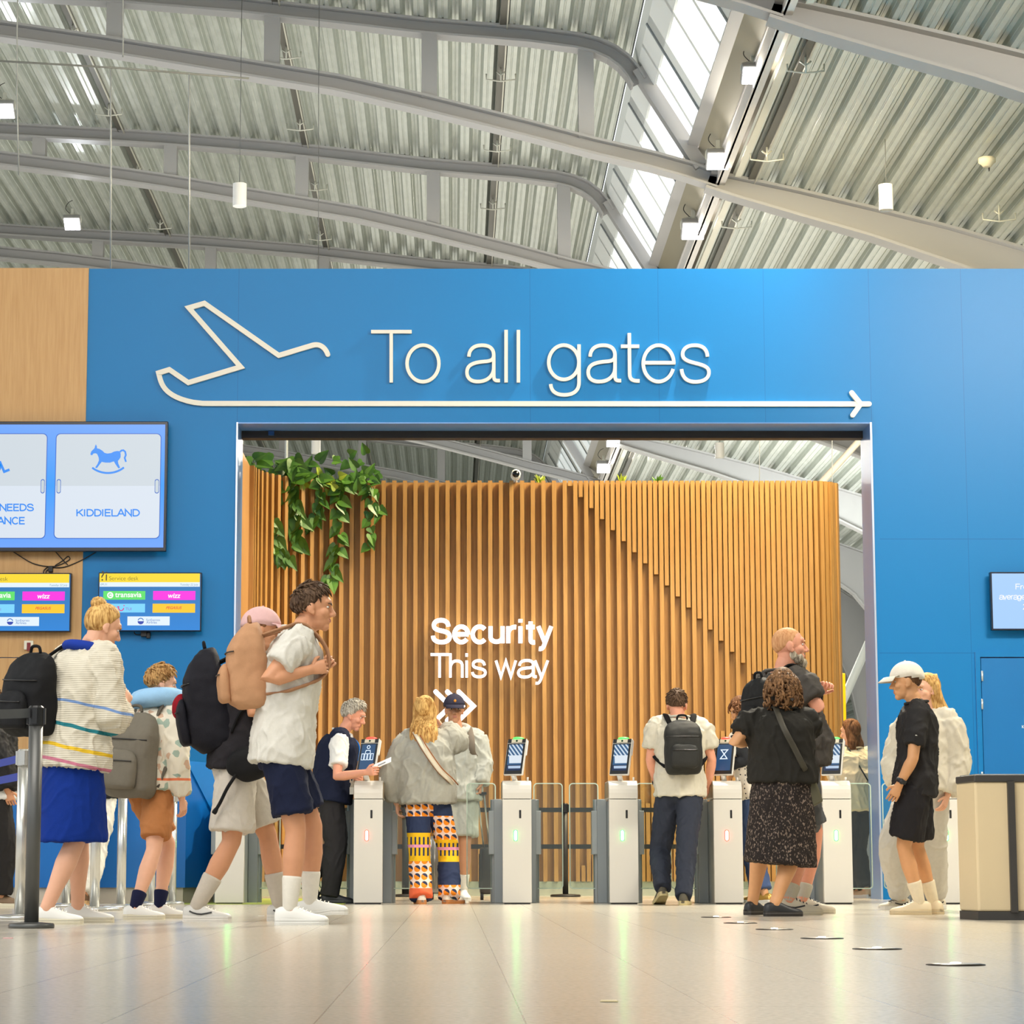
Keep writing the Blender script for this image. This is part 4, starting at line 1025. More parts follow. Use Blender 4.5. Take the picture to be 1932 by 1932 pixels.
# ================================================================== CEILING HARDWARE
mfl = M('floodlight_white', (150, 150, 148), .4); mle = M('led_panel', (255, 255, 255), .4, emit=6.0, ecol=(248, 248, 255)); mhk = M('hanger_steel', (196, 196, 184), .4, .3)
def flood(px, py, Y, label, power, col=(1, .9, .74), wpx=46, tgt=None, mount=None):
    c = P(px, py, Y); k = wpx / PXM(Y) / 2
    r = thing('floodlight', label, 'lamp', c + V((0, 0, k)), 'LED floodlights under the roof')
    tilt = math.radians(38); nrm = V((0, -math.sin(tilt), -math.cos(tilt))); upv = V((0, math.cos(tilt), -math.sin(tilt))) * -1
    m = MB(); m.obox(c - nrm * k * .35, V((1, 0, 0)), upv, nrm, k, k * .95, k * .3); m.build('housing', mfl, r, bevel=k * .08)
    for q in (-1, 1):
        m = MB()
        for j in (-1, 0, 1): m.obox(c + upv * q * k * .45 + V((j * k * .62, 0, 0)) + nrm * .004, V((1, 0, 0)), upv, nrm, k * .29, k * .38, .006)
        m.build('led_module', mle, r, bevel=.004)
    m = MB(); m.tube(catmull([c + V((-k, 0, 0)) - nrm * k * .3, c + V((-k * .95, 0, k * 1.0)), c + V((0, 0, k * 1.25)), c + V((k * .95, 0, k * 1.0)), c + V((k, 0, 0)) - nrm * k * .3], 5), k * .07, 6); m.build('yoke', mhk, r, True)
    m = MB(); m.box(c.x - k * .16, c.x + k * .16, c.y - k * .12, c.y + k * .12, c.z + k * 1.1, c.z + k * 1.9); m.build('bracket', mhk, r)
    m = MB(); m.tube(catmull([c + V((-k * .2, 0, k * 1.2)), c + V((-k * .8, 0, k * 1.9)), c + V((-k * .5, 0, k * 2.6)), c + V((0, 0, k * 2.9))], 5), k * .04, 6); m.build('cable', mcab, r, True)
    l = bpy.data.lights.new('floodlight_beam', 'AREA'); l.energy = power; l.color = col; l.size = k * 1.7; l.spread = math.radians(150)
    lo = bpy.data.objects.new('floodlight_beam', l); COL.objects.link(lo); lo.parent = r; lo.location = nrm * .03 + V((0, 0, -k))
    lo.rotation_euler = ((V(tgt) - c) if tgt else nrm).to_track_quat('-Z', 'Y').to_euler()
    return r
FH = 40630.0
flood(1421, 143, 27.2, 'floodlight topmost on the ridge beam by the skylight', 90)
flood(1355, 305, 30.5, 'floodlight second down the ridge beam, at the frame junction', 90)
flood(1308, 437, 33.9, 'floodlight lowest on the ridge beam above the blue wall', 90)
flood(1157, 835, 50.7, 'floodlight upper of the two seen through the opening', 200, wpx=27)
flood(1139, 884, 54.0, 'floodlight lower of the two seen through the opening', 200, wpx=27)
flood(136, 423, 41.0, 'floodlight under the left deck above the oak panel', 70, (.9, .95, 1), 33)
flood(8, 210, 34.8, 'floodlight under the left deck at the left photo edge', 70, (.9, .95, 1), 40)
# lamp just in front of the wall, above the picture, washing the top of the blue wall
flood(1493, -80, 23.9, 'floodlight on the ridge beam just before the blue wall', 1500, (1, .93, .8), 46)

mpd = M('pendant_white', (226, 224, 218), .4)
def pendant(px, y0, y1, wd, Y, label, topz):
    a = P(px, y0, Y); b = P(px, y1, Y); r = thing('pendant_lamp', label, 'lamp', b, 'white cylinder pendants')
    rr = wd / 2 / PXM(Y)
    MB().lathe(b, [(.001, 0.01), (rr * .86, .01), (rr * .9, 0), (rr, .004), (rr, a.z - b.z), (.001, a.z - b.z)], 24).build('cylinder', mpd, r, True).modifiers.new('e', 'EDGE_SPLIT')
    MB().tube([a, V((a.x, a.y, topz))], .004, 6).build('cord', M('wire_grey', (90, 92, 92), .5), r, True)
def deckz(x):
    for prof in (DECKL, DECKR):
        if prof[0][0] <= x <= prof[-1][0] and x < 7: return zat(prof, x)
    return 8.5
for px, y0, y1, wd, Y, lb in ((452, 347, 390, 27, 30.0, 'white cylinder pendant hanging before the left roof trusses'), (1672, 349, 397, 28, 28.5, 'white cylinder pendant hanging before the right roof deck'),
                             (596, 830, 856, 18, 45.0, 'white cylinder pendant seen through the opening above the plants'), (1358, 836, 864, 18, 43.0, 'white cylinder pendant seen through the opening on the right')):
    pendant(px, y0, y1, wd, Y, lb, deckz(P(px, y0, Y).x))
mwr = M('wire_light', (176, 178, 174), .4, .3)
for i, (px, y0, y1, Y, lb, rr) in enumerate(((209, 130, 508, 25.4, 'pale suspension rod left of the two dropping behind the blue wall', .010), (357, 138, 508, 25.4, 'pale suspension rod right of the two dropping behind the blue wall', .010), (32, 60, 330, 26, 'loose pale cord hanging near the left photo edge', .008), (232, -40, 108, 26, 'short pale cord hanging at top left', .008), (601, 180, 508, 29, 'thin dark wire dropping before the left trusses', .004),
                                 (1433, 800, 908, 34, 'thin wire seen through the opening behind the right slats', .006), (1570, 800, 1000, 34, 'thin wire seen through the opening beside the right jamb', .006), (541, 800, 910, 33, 'white standing pole seen through the opening above the plants', .022))):
    a = P(px, y0, Y); b = P(px, y1, Y)
    if i == 7: b = V((b.x, b.y, 0))  # the last one is a pole standing on the floor
    tp = V((a.x, a.y, max(deckz(a.x), a.z))) if 1 < i < 5 else (a if i < 2 else P(px, 560, Y))
    m = MB(); m.tube([b + V((.02 if i == 2 else 0, 0, 0)), b.lerp(a, .5), a, tp], rr, 6); o = m.build('hanging_wire' if i not in (0, 1, 7) else 'suspension_rod', mwr if i != 4 else MATS['wire_grey'], None, True, loc=b)
    tag(o, lb, 'wire')
a = P(-20, 114, 25.4); b = P(470, 148, 25.4)
m = MB(); m.tube([a, P(220, 128, 25.4), b], .011, 6); tag(m.build('suspension_tube', M('tube_grey', (150, 150, 142), .4, .3), None, True, loc=a), 'thin horizontal tube carrying the two suspension rods at left', 'tube')

# cable tray hangers under the decks
def deck_hit(px, py):
    d = ray(px, py); best = None
    for i in range(2200):
        Y = 25 + i * .02; t = Y / d.y; x = d.x * t; z = CH + d.z * t
        if x <= DECKL[-1][0] and z > zat(DECKL, x) - .12: return V((x, Y, z))
        if DECKR[0][0] <= x < 9 and z > zat(DECKR, x) - .12: return V((x, Y, z))
    return None
hk = None; n_ = 0
hang = [(540, 100, 'beside the first truss post from left'), (566, 236, 'between the two left trusses'), (205, 208, 'left of the two suspension rods'), (259, 322, 'under the second truss at left'), (302, 424, 'right of the left floodlight'), (945, 142, 'under the nearest truss, centre of the deck'), (938, 276, 'just under the nearest truss lower beam'), (930, 386, 'inside the second truss'), (594, 350, 'beside a post of the second truss'), (604, 445, 'low left above the wall'),
        (1520, 124, 'top of the right deck beside the purlin'), (1447, 292, 'right deck above the lower rib'), (1390, 420, 'right deck under the rib'), (1885, 405, 'far right of the right deck'), (137, 60, 'at top left between truss beams')]
for px, py, lb in hang:
    p = deck_hit(px, py)
    if p is None: continue
    label = 'small steel cable hanger ' + lb
    if hk is None:
        hk = thing('cable_hanger', label, 'hanger', p, 'cable hangers under the roof decks')
        m = MB(); m.tube([p + V((-.2, 0, .02)), p + V((-.2, 0, -.06)), p + V((0, 0, -.085)), p + V((.2, 0, -.06)), p + V((.2, 0, .02))], .011, 6); m.build('tray_arm', mhk, hk, True)
        m = MB(); m.tube([p + V((0, 0, -.085)), p + V((0, 0, .16))], .012, 6); m.tube([p + V((-.06, 0, .05)), p + V((0, 0, .0)), p + V((.06, 0, .05))], .012, 6); m.build('stem_hook', mhk, hk, True)
    else: dup(hk, p, label)
mtk = M('track_dark', (96, 94, 86), .45, .5)
for px, py, lb in ((205, 208, 'dark lighting track in the left deck, through the left suspension rod'), (566, 236, 'dark lighting track in the left deck, at the centre left'), (938, 276, 'dark lighting track in the left deck, right of centre'), (1447, 292, 'dark lighting track in the right deck beside the ridge purlin')):
    p = deck_hit(px, py); prof = DECKL if p.x < DECKL[-1][0] else DECKR; zz = zat(prof, p.x)
    tk = thing('lighting_track', lb, 'track', V((p.x, 25.3, zz)), 'lighting tracks in the roof decks')
    m = MB(); m.box(p.x - .055, p.x + .055, 25.3, 74, zz - .02, zz + .03); m.build('channel', mtk, tk)
    m = MB(); m.box(p.x + .03, p.x + .05, 25.3, 74, zz - .045, zz - .02); m.build('lip', M('track_lip', (196, 194, 180), .4, .4), tk)
for px, py, lb, sz in ((1862, 300, 'round cream smoke detector on the right metal deck', .1), ):
    p = deck_hit(px, py); r = thing('smoke_detector', lb, 'smoke detector', p)
    MB().lathe(p - V((0, 0, .06)), [(.001, -.03), (sz * .5, -.03), (sz * .72, 0), (sz, .02), (sz, .07), (.001, .07)], 20).build('head', M('detector_cream', (228, 218, 190), .5), r, True)
    MB().tube([p + V((0, 0, .0)), p + V((.08, .3, .06)), p + V((.2, .8, .08))], .012, 6).build('conduit', mcab, r, True)

# ================================================================== FLOOR LIGHTS, YELLOW SIGN, WHITE STRUT
mfr = M('floor_light_rim', (70, 62, 54), .3, .7); mfe = M('floor_light_glow', (255, 255, 255), .3, emit=6.0, ecol=(255, 244, 220))
ords = ['nearest', 'second nearest', 'third nearest', 'fourth nearest', 'fifth nearest', 'farthest']
for i, (px, py) in enumerate(((1803, 1821), (1655, 1791), (1551, 1771), (1461, 1754), (1397, 1742), (1351, 1731))):
    c = G(px, py); r = thing('floor_light', ords[i] + ' of the round inset lights in the floor at right', 'floor light', c, 'inset floor lights')
    MB().lathe(c, [(.094, 0), (.094, .003), (.07, .006), (.001, .006)], 28).build('rim', mfr, r, True)
    MB().lathe(c + V((0, 0, .006)), [(.018, 0), (.017, .003), (.001, .004)], 16).build('lens', mfe, r, True)
p = G(1590, 1692)
ys = thing('yellow_sign', 'tall yellow lit sign board beyond the screen beside right jamb', 'sign', (p.x, 29.0, 0))
a = P(1580, 1270, 29.0); b = P(1597, 1363, 29.0)
m = MB(); m.box(a.x - .03, b.x, 29, 29.12, b.z, a.z); m.build('board', M('sign_yellow', (250, 190, 10), .4, emit=.55, ecol=(255, 196, 10)), ys, bevel=.01)
m = MB(); m.box(a.x + .03, b.x - .03, 29.03, 29.09, 0, b.z); m.build('post', mgs, ys)
a = P(1596, 1310, 44); b = P(1640, 1210, 44)
m = MB(); d = (b - a).normalized(); m.tube([a - d * 8, b + d * 2.5], .075, 10); tag(m.build('bracing_tube', M('brace_white', (224, 232, 234), .4), None, True, loc=V((a.x, 44, 0))), 'slanting white brace tube seen through right side of the opening', 'brace')
a = P(1548, 912, 36); b = P(1630, 822, 36)
m = MB(); d = (b - a).normalized(); m.tube([a - d * .6, b + d * 1.2], .05, 8); tag(m.build('bracing_tube', M('brace_cream', (226, 214, 196), .4), None, True, loc=a), 'cream brace tube at upper right corner of the opening', 'brace')
for px, py, lb, c_ in ((492, 1729, 'small white paper scrap on the floor behind the walking man', (236, 232, 224)), (14, 1771, 'small pink scrap on the floor at the left edge', (226, 176, 176)), (1148, 1891, 'tiny pale scrap on the floor near the front', (226, 206, 160))):
    c = G(px, py); m = MB(); m.prism([c + V((-.02, 0, .001)), c + V((.022, -.01, .001)), c + V((.02, .03, .001)), c + V((-.015, .028, .001))], (0, 0, .003)); tag(m.build('paper_scrap', M('scrap%d' % px, c_, .7), None, loc=c), lb, 'litter')
# ================================================================== PEOPLE
def yv(a, p=0):
    a = math.radians(a); p = math.radians(p)
    return V((math.sin(a) * math.cos(p), math.cos(a) * math.cos(p), math.sin(p)))
def rv(a): a = math.radians(a); return V((math.cos(a), -math.sin(a), 0))
def lerpt(tbl, t):
    if t <= tbl[0][0]: return tbl[0][1:]
    for a, b in zip(tbl, tbl[1:]):
        if t <= b[0]:
            q = (t - a[0]) / (b[0] - a[0]); q = q * q * (3 - 2 * q) if False else q
            return tuple(x + (y - x) * q for x, y in zip(a[1:], b[1:]))
    return tbl[-1][1:]
def ik(a, b, l1, l2, pole):
    d = b - a; L = min(max(d.length, .02), (l1 + l2) * .998); dn = d.normalized()
    x = (l1 * l1 - l2 * l2 + L * L) / (2 * L); h = math.sqrt(max(l1 * l1 - x * x, 0))
    p = pole - dn * pole.dot(dn); p = p.normalized() if p.length > 1e-4 else V((0, 1, 0))
    return a + dn * x + p * h
TORSO = [(-.16, .085, .085), (-.08, .150, .112), (.02, .168, .124), (.16, .158, .116), (.36, .138, .104), (.52, .146, .112), (.70, .162, .122), (.84, .168, .112), (.93, .135, .090), (1.0, .075, .068), (1.04, .060, .060)]
def sring(c, ax, ay, rx, ry, n=28, pw=2.4):
    out = []
    for i in range(n):
        t = 2 * PI * i / n; a, b = math.cos(t), math.sin(t)
        out.append(c + ax * (math.copysign(abs(a) ** (2 / pw), a) * rx) + ay * (math.copysign(abs(b) ** (2 / pw), b) * ry))
    return out
def skinm(name, c): return M('skin_' + name, c, .5, var=.06, vs=30, spec=.35)
def cloth(name, c, rough=.85, var=.08, vs=40, bump=.25, bs=260): return M(name, c, rough, var=var, vs=vs, bump=bump, bs=bs, spec=.2)
def hairm(name, c1, c2):
    if name in MATS: return MATS[name]
    m = M(name, c1, .6, spec=.12); nb = NB(m); x, y, z, oc = nb.xyz()
    f = nb.noise(oc, 90, 3, (1, 1, .16)); g = nb.noise(oc, 14, 2)
    r = nb.n('ShaderNodeMapRange'); nb.nt.links.new(nb.math('ADD', nb.math('MULTIPLY', f, .7), nb.math('MULTIPLY', g, .3)), r.inputs[0]); r.inputs[1].default_value = .38; r.inputs[2].default_value = .62
    nb.color(nb.mix(r.outputs[0], rgb(c1), rgb(c2)))
    bp = nb.n('ShaderNodeBump'); bp.inputs['Strength'].default_value = .5; bp.inputs['Distance'].default_value = .006
    nb.nt.links.new(f, bp.inputs['Height']); nb.nt.links.new(bp.outputs[0], nb.b.inputs['Normal'])
    return m
meye = M('eye_white', (225, 220, 212), .25); miris = M('iris_dark', (48, 34, 26), .2); mlip = M('lip', (176, 104, 92), .45)

class Body: pass
def person(label, Yb, k, head, nk, hip, byaw, cyaw, face, feet, arms, skin, hair=None, build=(1, 1, 1), curl=(.45, .45), beard=None, feat=True, kneepole=None, group=None, loc=None, armpole=None, knee=1.008):
    B = Body(); B.k = k
    base = (G(feet[0][0], feet[0][1]) + G(feet[1][0], feet[1][1])) / 2
    root = thing('person', label, 'person', base, group); B.root = root
    HC = P(head[0], head[1], Yb + (head[2] if len(head) > 2 else 0)); NB_ = P(nk[0], nk[1], Yb + (nk[2] if len(nk) > 2 else 0)); PC = P(hip[0], hip[1], Yb + (hip[2] if len(hip) > 2 else 0))
    B.HC, B.NB, B.PC = HC, NB_, PC
    pr, cr = rv(byaw), rv(cyaw); pf, cf = yv(byaw), yv(cyaw); B.cf, B.cr, B.pf, B.pr = cf, cr, pf, pr
    spine = (NB_ - PC).normalized(); cf2 = (cf - spine * cf.dot(spine)).normalized(); B.spine = spine; B.cf = cf2
    ws, ww, wh = build
    def cen(t): return PC + (NB_ - PC) * t - cf2 * (.02 * k * math.sin(max(0, min(1, t)) * PI)) * .5
    def tr(t, shrink=1.0):
        rx, ry = lerpt(TORSO, t)
        m = wh if t < .12 else ww if t < .45 else (ww + ws) / 2 if t < .6 else ws
        q = (PC - NB_).length / (.56 * k)
        return rx * k * m * shrink, ry * k * (m * .6 + .4) * shrink
    def axes(t):
        q = max(0, min(1, t)); r = (pr * (1 - q) + cr * q); r = r - spine * r.dot(spine); r.normalize(); return r, spine.cross(r)
    B.cen, B.tr, B.axes = cen, tr, axes
    sh = {}; SW_ = .172 * k * ws
    for s, nm in ((1, 'R'), (-1, 'L')): sh[nm] = NB_ - spine * .055 * k + cr * s * SW_
    hp = {'R': PC + pr * .088 * k * wh, 'L': PC - pr * .088 * k * wh}
    B.sh, B.hp = sh, hp
    el, wr = {}, {}
    for i, nm in enumerate(('R', 'L')):
        e, w_ = arms[i]
        wr[nm] = P(w_[0], w_[1], Yb + w_[2])
        if e is None: el[nm] = ik(sh[nm], wr[nm], .30 * k, .265 * k, (armpole or (-cf2 - UP * .3)))
        else: el[nm] = P(e[0], e[1], Yb + e[2])
    an, kn, fd = {}, {}, {}
    legL = 0
    for i, nm in enumerate(('R', 'L')):
        f_ = feet[i]; g = G(f_[0], f_[1]); yaw = f_[2]; pit = f_[3] if len(f_) > 3 else 0; zl = f_[4] if len(f_) > 4 else 0
        fdir = yv(yaw, -pit); back = .16 * k * math.sin(math.radians(pit))
        an[nm] = g + UP * (.082 * k + back + zl); fd[nm] = (fdir, yaw, pit, g + UP * zl)
        legL = max(legL, (hp[nm] - an[nm]).length)
    lf = min(max(legL * knee / (.865 * k), .8), 1.12)
    for nm in 'RL': kn[nm] = ik(hp[nm], an[nm], .445 * k * lf, .42 * k * lf, (kneepole or (pf + yv(fd[nm][1]) * .6)))
    B.el, B.wr, B.an, B.kn, B.fd = el, wr, an, kn, fd
    # ---- body
    m = MB()
    m.rings([sring(cen(t), *axes(t), *tr(t, .93)) for t in [-.16, -.12, -.06, .02, .1, .2, .32, .44, .56, .66, .76, .84, .9, .95, 1.0, 1.04]])
    hd = HC - NB_
    m.tube([NB_ - spine * .03 * k, NB_ + hd * .35, HC - UP * .03 * k], [.058 * k * (.9 + .1 * ws), .054 * k, .052 * k], 16)
    for nm in 'RL':
        m.tube([NB_ - spine * .01 * k, NB_.lerp(sh[nm], .55) + spine * .005, sh[nm]], [.050 * k, .052 * k, .055 * k], 12, dome=True)
        u = sh[nm]; e = el[nm]; w_ = wr[nm]
        m.tube([u, u.lerp(e, .3), u.lerp(e, .6), e, e.lerp(w_, .25), e.lerp(w_, .6), w_], [q * k for q in (.056, .052, .046, .040, .043, .036, .027)], 12, dome=True)
        h = hp[nm]; kk = kn[nm]; a = an[nm]
        m.tube([h, h.lerp(kk, .3), h.lerp(kk, .65), kk, kk.lerp(a, .15), kk.lerp(a, .35), kk.lerp(a, .7), a], [q * k * (.4 + .6 * wh) for q in (.088, .084, .070, .055, .056, .060, .043, .036)], 14, dome=True)
        f3, yaw, pit, g = fd[nm]
        m.tube([a, a - UP * .04 * k + f3 * .03 * k, a + f3 * .13 * k - UP * .05 * k], [.036 * k, .034 * k, .026 * k], 10, dome=True)
    # palms
    hands = {}
    for i, nm in enumerate(('R', 'L')):
        sgn = 1 if nm == 'R' else -1
        d = (wr[nm] - el[nm]).normalized(); inward = -cr * sgn
        n = inward - d * inward.dot(d); n = n.normalized() if n.length > .2 else (-UP - d * (-UP).dot(d)).normalized()
        th = (cf2 if abs(d.z) > .6 else UP + cf2 * .3); e_ = n.cross(d)
        if e_.dot(th) < 0: e_ = -e_
        W_ = wr[nm]; kk = k * .95
        m.tube([W_ - d * .01, W_ + d * .03 * kk, W_ + d * .07 * kk, W_ + d * .095 * kk], [.028 * kk, .037 * kk, .043 * kk, .038 * kk], 12, flat=.42, hint=e_.cross(d) if False else n, dome=False)
        hands[nm] = (W_, d, n, e_, kk)
    B.hands = hands
    body = fuse(m, .0095 * (.6 + .4 * k), 2)
    hm = head_shape(HC, face, k, spine, NB_); B.hax = hm[1]
    headm = fuse(hm[0], .0048, 2, .4)
    fm = MB()
    for i, nm in enumerate(('R', 'L')):
        W_, d, n, e_, kk = hands[nm]; cu = curl[i]
        for q, (off, ln) in enumerate(((.030, .066), (.010, .074), (-.011, .069), (-.031, .055))):
            p = W_ + d * .085 * kk + e_ * off * kk; dd = d + e_ * off * 1.2; pts = [p - d * .02 * kk, p]; ang = 0
            for seg, fr in enumerate((.42, .32, .26)):
                ang += cu * (.75 if seg == 0 else 1.0) * (1 + .08 * q)
                dv = dd.normalized() * math.cos(ang) + n * math.sin(ang); p = p + dv * ln * fr * 1.12 * kk; pts.append(p)
            fm.tube(pts, [.0088 * kk, .009 * kk, .0085 * kk, .008 * kk, .0068 * kk], 8, dome=True)
        p = W_ + d * .03 * kk + e_ * .028 * kk; d1 = (d * .7 + e_ * .75 + n * .3).normalized(); d2 = (d * .9 + e_ * .25 + n * (.3 + .4 * cu)).normalized()
        fm.tube([p - e_ * .012, p, p + d1 * .035 * kk, p + d1 * .035 * kk + d2 * .03 * kk], [.013 * kk, .0125 * kk, .0105 * kk, .0085 * kk], 8, dome=True)
    fme = fm.mesh('fingers')
    bm = bmesh.new()
    for q in (body, headm, fme): bm.from_mesh(q); 
    bm.normal_update(); bm.to_mesh(body); bm.free(); bpy.data.meshes.remove(headm); bpy.data.meshes.remove(fme)
    shift(body, base); body.name = 'body'
    B.body = link('body', body, skin, root, True, base)
    # ---- face details
    (hx, hy, hz), hk = B.hax, k
    def hpnt(x, y, z): return HC + hx * x * k + hy * y * k + hz * z * k
    B.hpnt = hpnt
    if feat:
        for s in (-1, 1):
            e = MB(); e.ell(hpnt(.031 * s, .0775, .012), .0125 * k, .0075 * k, .0062 * k, hx, hy, hz, 12, 8); eo = e.build('eye', meye, root, True)
            e = MB(); e.ell(hpnt(.031 * s, .0835, .012), .0062 * k, .0025 * k, .0058 * k, hx, hy, hz, 10, 6); e.build('iris', miris, eo, True)
        e = MB()
        for s in (-1, 1): e.tube([hpnt(.014 * s, .0935, .028), hpnt(.031 * s, .0925, .033), hpnt(.047 * s, .081, .029)], [.004 * k, .005 * k, .003 * k], 6, dome=True)
        if hair: e.build('eyebrows', hair['mat'], root, True)
        e = MB(); e.ell(hpnt(0, .0905, -.053), .022 * k, .007 * k, .0048 * k, hx, hy, hz, 12, 6); e.ell(hpnt(0, .0905, -.062), .019 * k, .0075 * k, .0055 * k, hx, hy, hz, 12, 6); e.build('lips', mlip, root, True)
    if beard: make_beard(B, beard)
    if hair: make_hair(B, **hair)
    return B

def head_shape(HC, face, k, spine, NB_):
    yaw, pit = face[0], face[1]; roll = face[2] if len(face) > 2 else 0
    hy = yv(yaw, pit); hx = rv(yaw); hz = hx.cross(hy)
    if roll:
        q = Quaternion(hy, math.radians(roll)); hx = q @ hx; hz = q @ hz
    m = MB()
    def pt(x, y, z): return HC + hx * x * k + hy * y * k + hz * z * k
    E = lambda x, y, z, a, b, c, nu=18, nv=12: m.ell(pt(x, y, z), a * k, b * k, c * k, hx, hy, hz, nu, nv)
    E(0, -.010, .030, .077, .098, .092, 24, 16)
    E(0, .030, -.020, .064, .060, .075)
    E(0, .030, -.062, .052, .058, .050)
    E(0, .066, -.092, .027, .025, .024)
    E(0, .072, .040, .052, .024, .024)
    E(.036, .055, -.018, .028, .032, .028); E(-.036, .055, -.018, .028, .032, .028)
    E(0, .082, -.058, .026, .014, .020)
    m.tube([pt(0, .086, .022), pt(0, .100, -.006), pt(0, .111, -.024)], [.009 * k, .0115 * k, .014 * k], 10, dome=True)
    E(.012, .097, -.029, .010, .011, .009, 10, 8); E(-.012, .097, -.029, .010, .011, .009, 10, 8)
    for s in (-1, 1):
        E(.077 * s, -.008, -.002, .010, .020, .032, 12, 10); E(.074 * s, .004, -.026, .011, .012, .014, 10, 8)
    m.tube([pt(0, -.02, -.03), pt(0, -.018, -.09), HC + (NB_ - HC) * .75], [.055 * k, .054 * k, .054 * k], 16)
    return m, (hx, hy, hz)

HAIRL = {'short': [(-1, -.88), (-.6, -.80), (-.3, -.52), (-.1, -.34), (.12, -.22), (.3, -.10), (.42, .2), (.55, .46), (.8, .62), (1, .70)],
         'fade': [(-1, -.80), (-.6, -.72), (-.3, -.44), (-.1, -.26), (.12, -.16), (.3, .0), (.42, .26), (.55, .46), (.8, .60), (1, .68)],
         'long': [(-1, -1.2), (-.4, -1.0), (.0, -.6), (.3, .0), (.55, .42), (.8, .64), (1, .74)],
         'bob': [(-1, -1.1), (-.4, -1.0), (.05, -.8), (.3, -.1), (.55, .42), (.8, .64), (1, .74)]}
def make_hair(B, mat, style='short', thick=.018, amp=.006, fr=30, length=.3, spread=1.0, seed=1, locks=60, bun=None, toward=None, step=.112, tufts=None, back=0.0):
    if style == 'none': return
    HC, k = B.HC, B.k; hx, hy, hz = B.hax; rn = random.Random(seed)
    L = HAIRL[style if style in HAIRL else 'short']
    m = MB(); nu, nv = 44, 30; c = B.hpnt(0, -.010, .030)
    def fn(d):
        low = lerpt(L, d.y)[0] + noise.noise(d * 9 + V((seed, 0, 0))) * .06; q = max(0, min(1, (d.z - low) / .16 + .5)); q = q * q * (3 - 2 * q); th_ = max(0, min(1, (d.z - low) / .55)) ** .7
        nz = noise.noise(V((d.x * 3, d.y * 3, d.z * 1.5 + seed * 7)) * (fr / 12)) * amp * 6
        return .90 + q * (step + thick * 9 * th_ * (1 + nz * .6) * (.65 + .35 * max(0, d.z)))
    m.ell(c, .077 * k, .098 * k, .092 * k, hx, hy, hz, nu, nv, fn)
    h = m.build('hair', mat, B.root, True)
    if tufts is None: tufts = 170 if (style in ('short', 'fade') and thick > .008) else 0
    if tufts:
        lm = MB(); n_ = 0
        while n_ < tufts:
            z_ = rn.uniform(-.5, 1); a = rn.uniform(0, 2 * PI); q_ = math.sqrt(1 - z_ * z_); d = V((q_ * math.cos(a), q_ * math.sin(a), z_))
            if d.z < lerpt(L, d.y)[0] + .04: continue
            n_ += 1; rr = fn(d); p = c + hx * d.x * .077 * k * rr + hy * d.y * .098 * k * rr + hz * d.z * .092 * k * rr
            nn = (hx * d.x + hy * d.y + hz * d.z).normalized(); fl = (hy * .75 + hx * (.4 if d.x > 0 else -.4) * abs(d.x) - hz * (1.0 - max(0, d.z)) * 1.2); fl = (fl - nn * fl.dot(nn)).normalized()
            fl = (fl + V((rn.uniform(-.3, .3), rn.uniform(-.3, .3), rn.uniform(-.2, .3)))).normalized(); ll = (.018 + .8 * thick * max(0, d.z)) * k * rn.uniform(.7, 1.5); r_ = .006 * k * rn.uniform(.7, 1.3)
            lm.tube([p - nn * .004 - fl * ll * .3, p + nn * .002, p + fl * ll * .6 + nn * .003, p + fl * ll - nn * .002], [r_ * .7, r_, r_ * .8, r_ * .2], 5)
        lm.build('hair_tufts', mat, h, True)
    if style == 'long':
        lm = MB()
        for i in range(locks):
            a = -PI + (i + rn.random()) / locks * 2 * PI
            # start around the crown, fall over sides and back
            x = math.sin(a); y = -.25 - .75 * abs(math.cos(a)) if abs(a) < PI else -1
            y = -math.cos(a * .5) * .9 + .12
            s0 = B.hpnt(.05 * x, -.03 + .05 * y, .115)
            s1 = B.hpnt(.092 * x, .02 + .10 * y, .03); s2 = B.hpnt(.095 * x * spread, .01 + .108 * y, -.07)
            ln = length * rn.uniform(.72, 1.08)
            dn = -UP * 1.0 + hx * rn.uniform(-.10, .10) + (toward or V0) * rn.uniform(.5, 1)
            yb_ = max(0, -y); s3 = s2 + dn * ln * .45 + hx * x * .01 * spread - hy * (.015 + back * yb_ * .8); s4 = s2 + dn * ln + hx * (-x * .02 + rn.uniform(-.02, .02)) - hy * back * yb_
            lm.tube(catmull([s0, s1, s2, s3, s4], 4), [.016 * k] * 4 + [.017 * k] * 8 + [.014 * k] * 3 + [.010 * k, .004 * k], 6)
        lm.build('hair_lengths', mat, h, True)
    if style == 'bob':
        lm = MB()
        for i in range(locks):
            a = rn.uniform(0, 2 * PI); v = rn.uniform(-.95, .95)
            d = V((math.cos(a) * math.sqrt(1 - v * v), math.sin(a) * math.sqrt(1 - v * v), v))
            if d.y > .35 and d.z < .55: continue
            p = B.hpnt(d.x * .096 * spread, -.014 + d.y * .112 * spread, .012 + d.z * .115)
            if d.z < -.4: p = B.hpnt(d.x * .11 * spread, -.02 + d.y * .11 * spread, -.03 + d.z * .07)
            r = .020 * k * rn.uniform(.7, 1.2); t1 = rn.uniform(0, 6); pts = []
            ax = (hx * d.x + hy * d.y + hz * d.z); s1, s2_ = frame_of(ax)
            for j in range(7): w_ = t1 + j * 1.0; pts.append(p + s1 * math.cos(w_) * r + s2_ * math.sin(w_) * r - hz * .009 * j * k + ax * .004 * j)
            lm.tube(pts, [.007 * k, .010 * k, .011 * k, .011 * k, .010 * k, .008 * k, .004 * k], 6)
        lm.build('curls', mat, h, True)
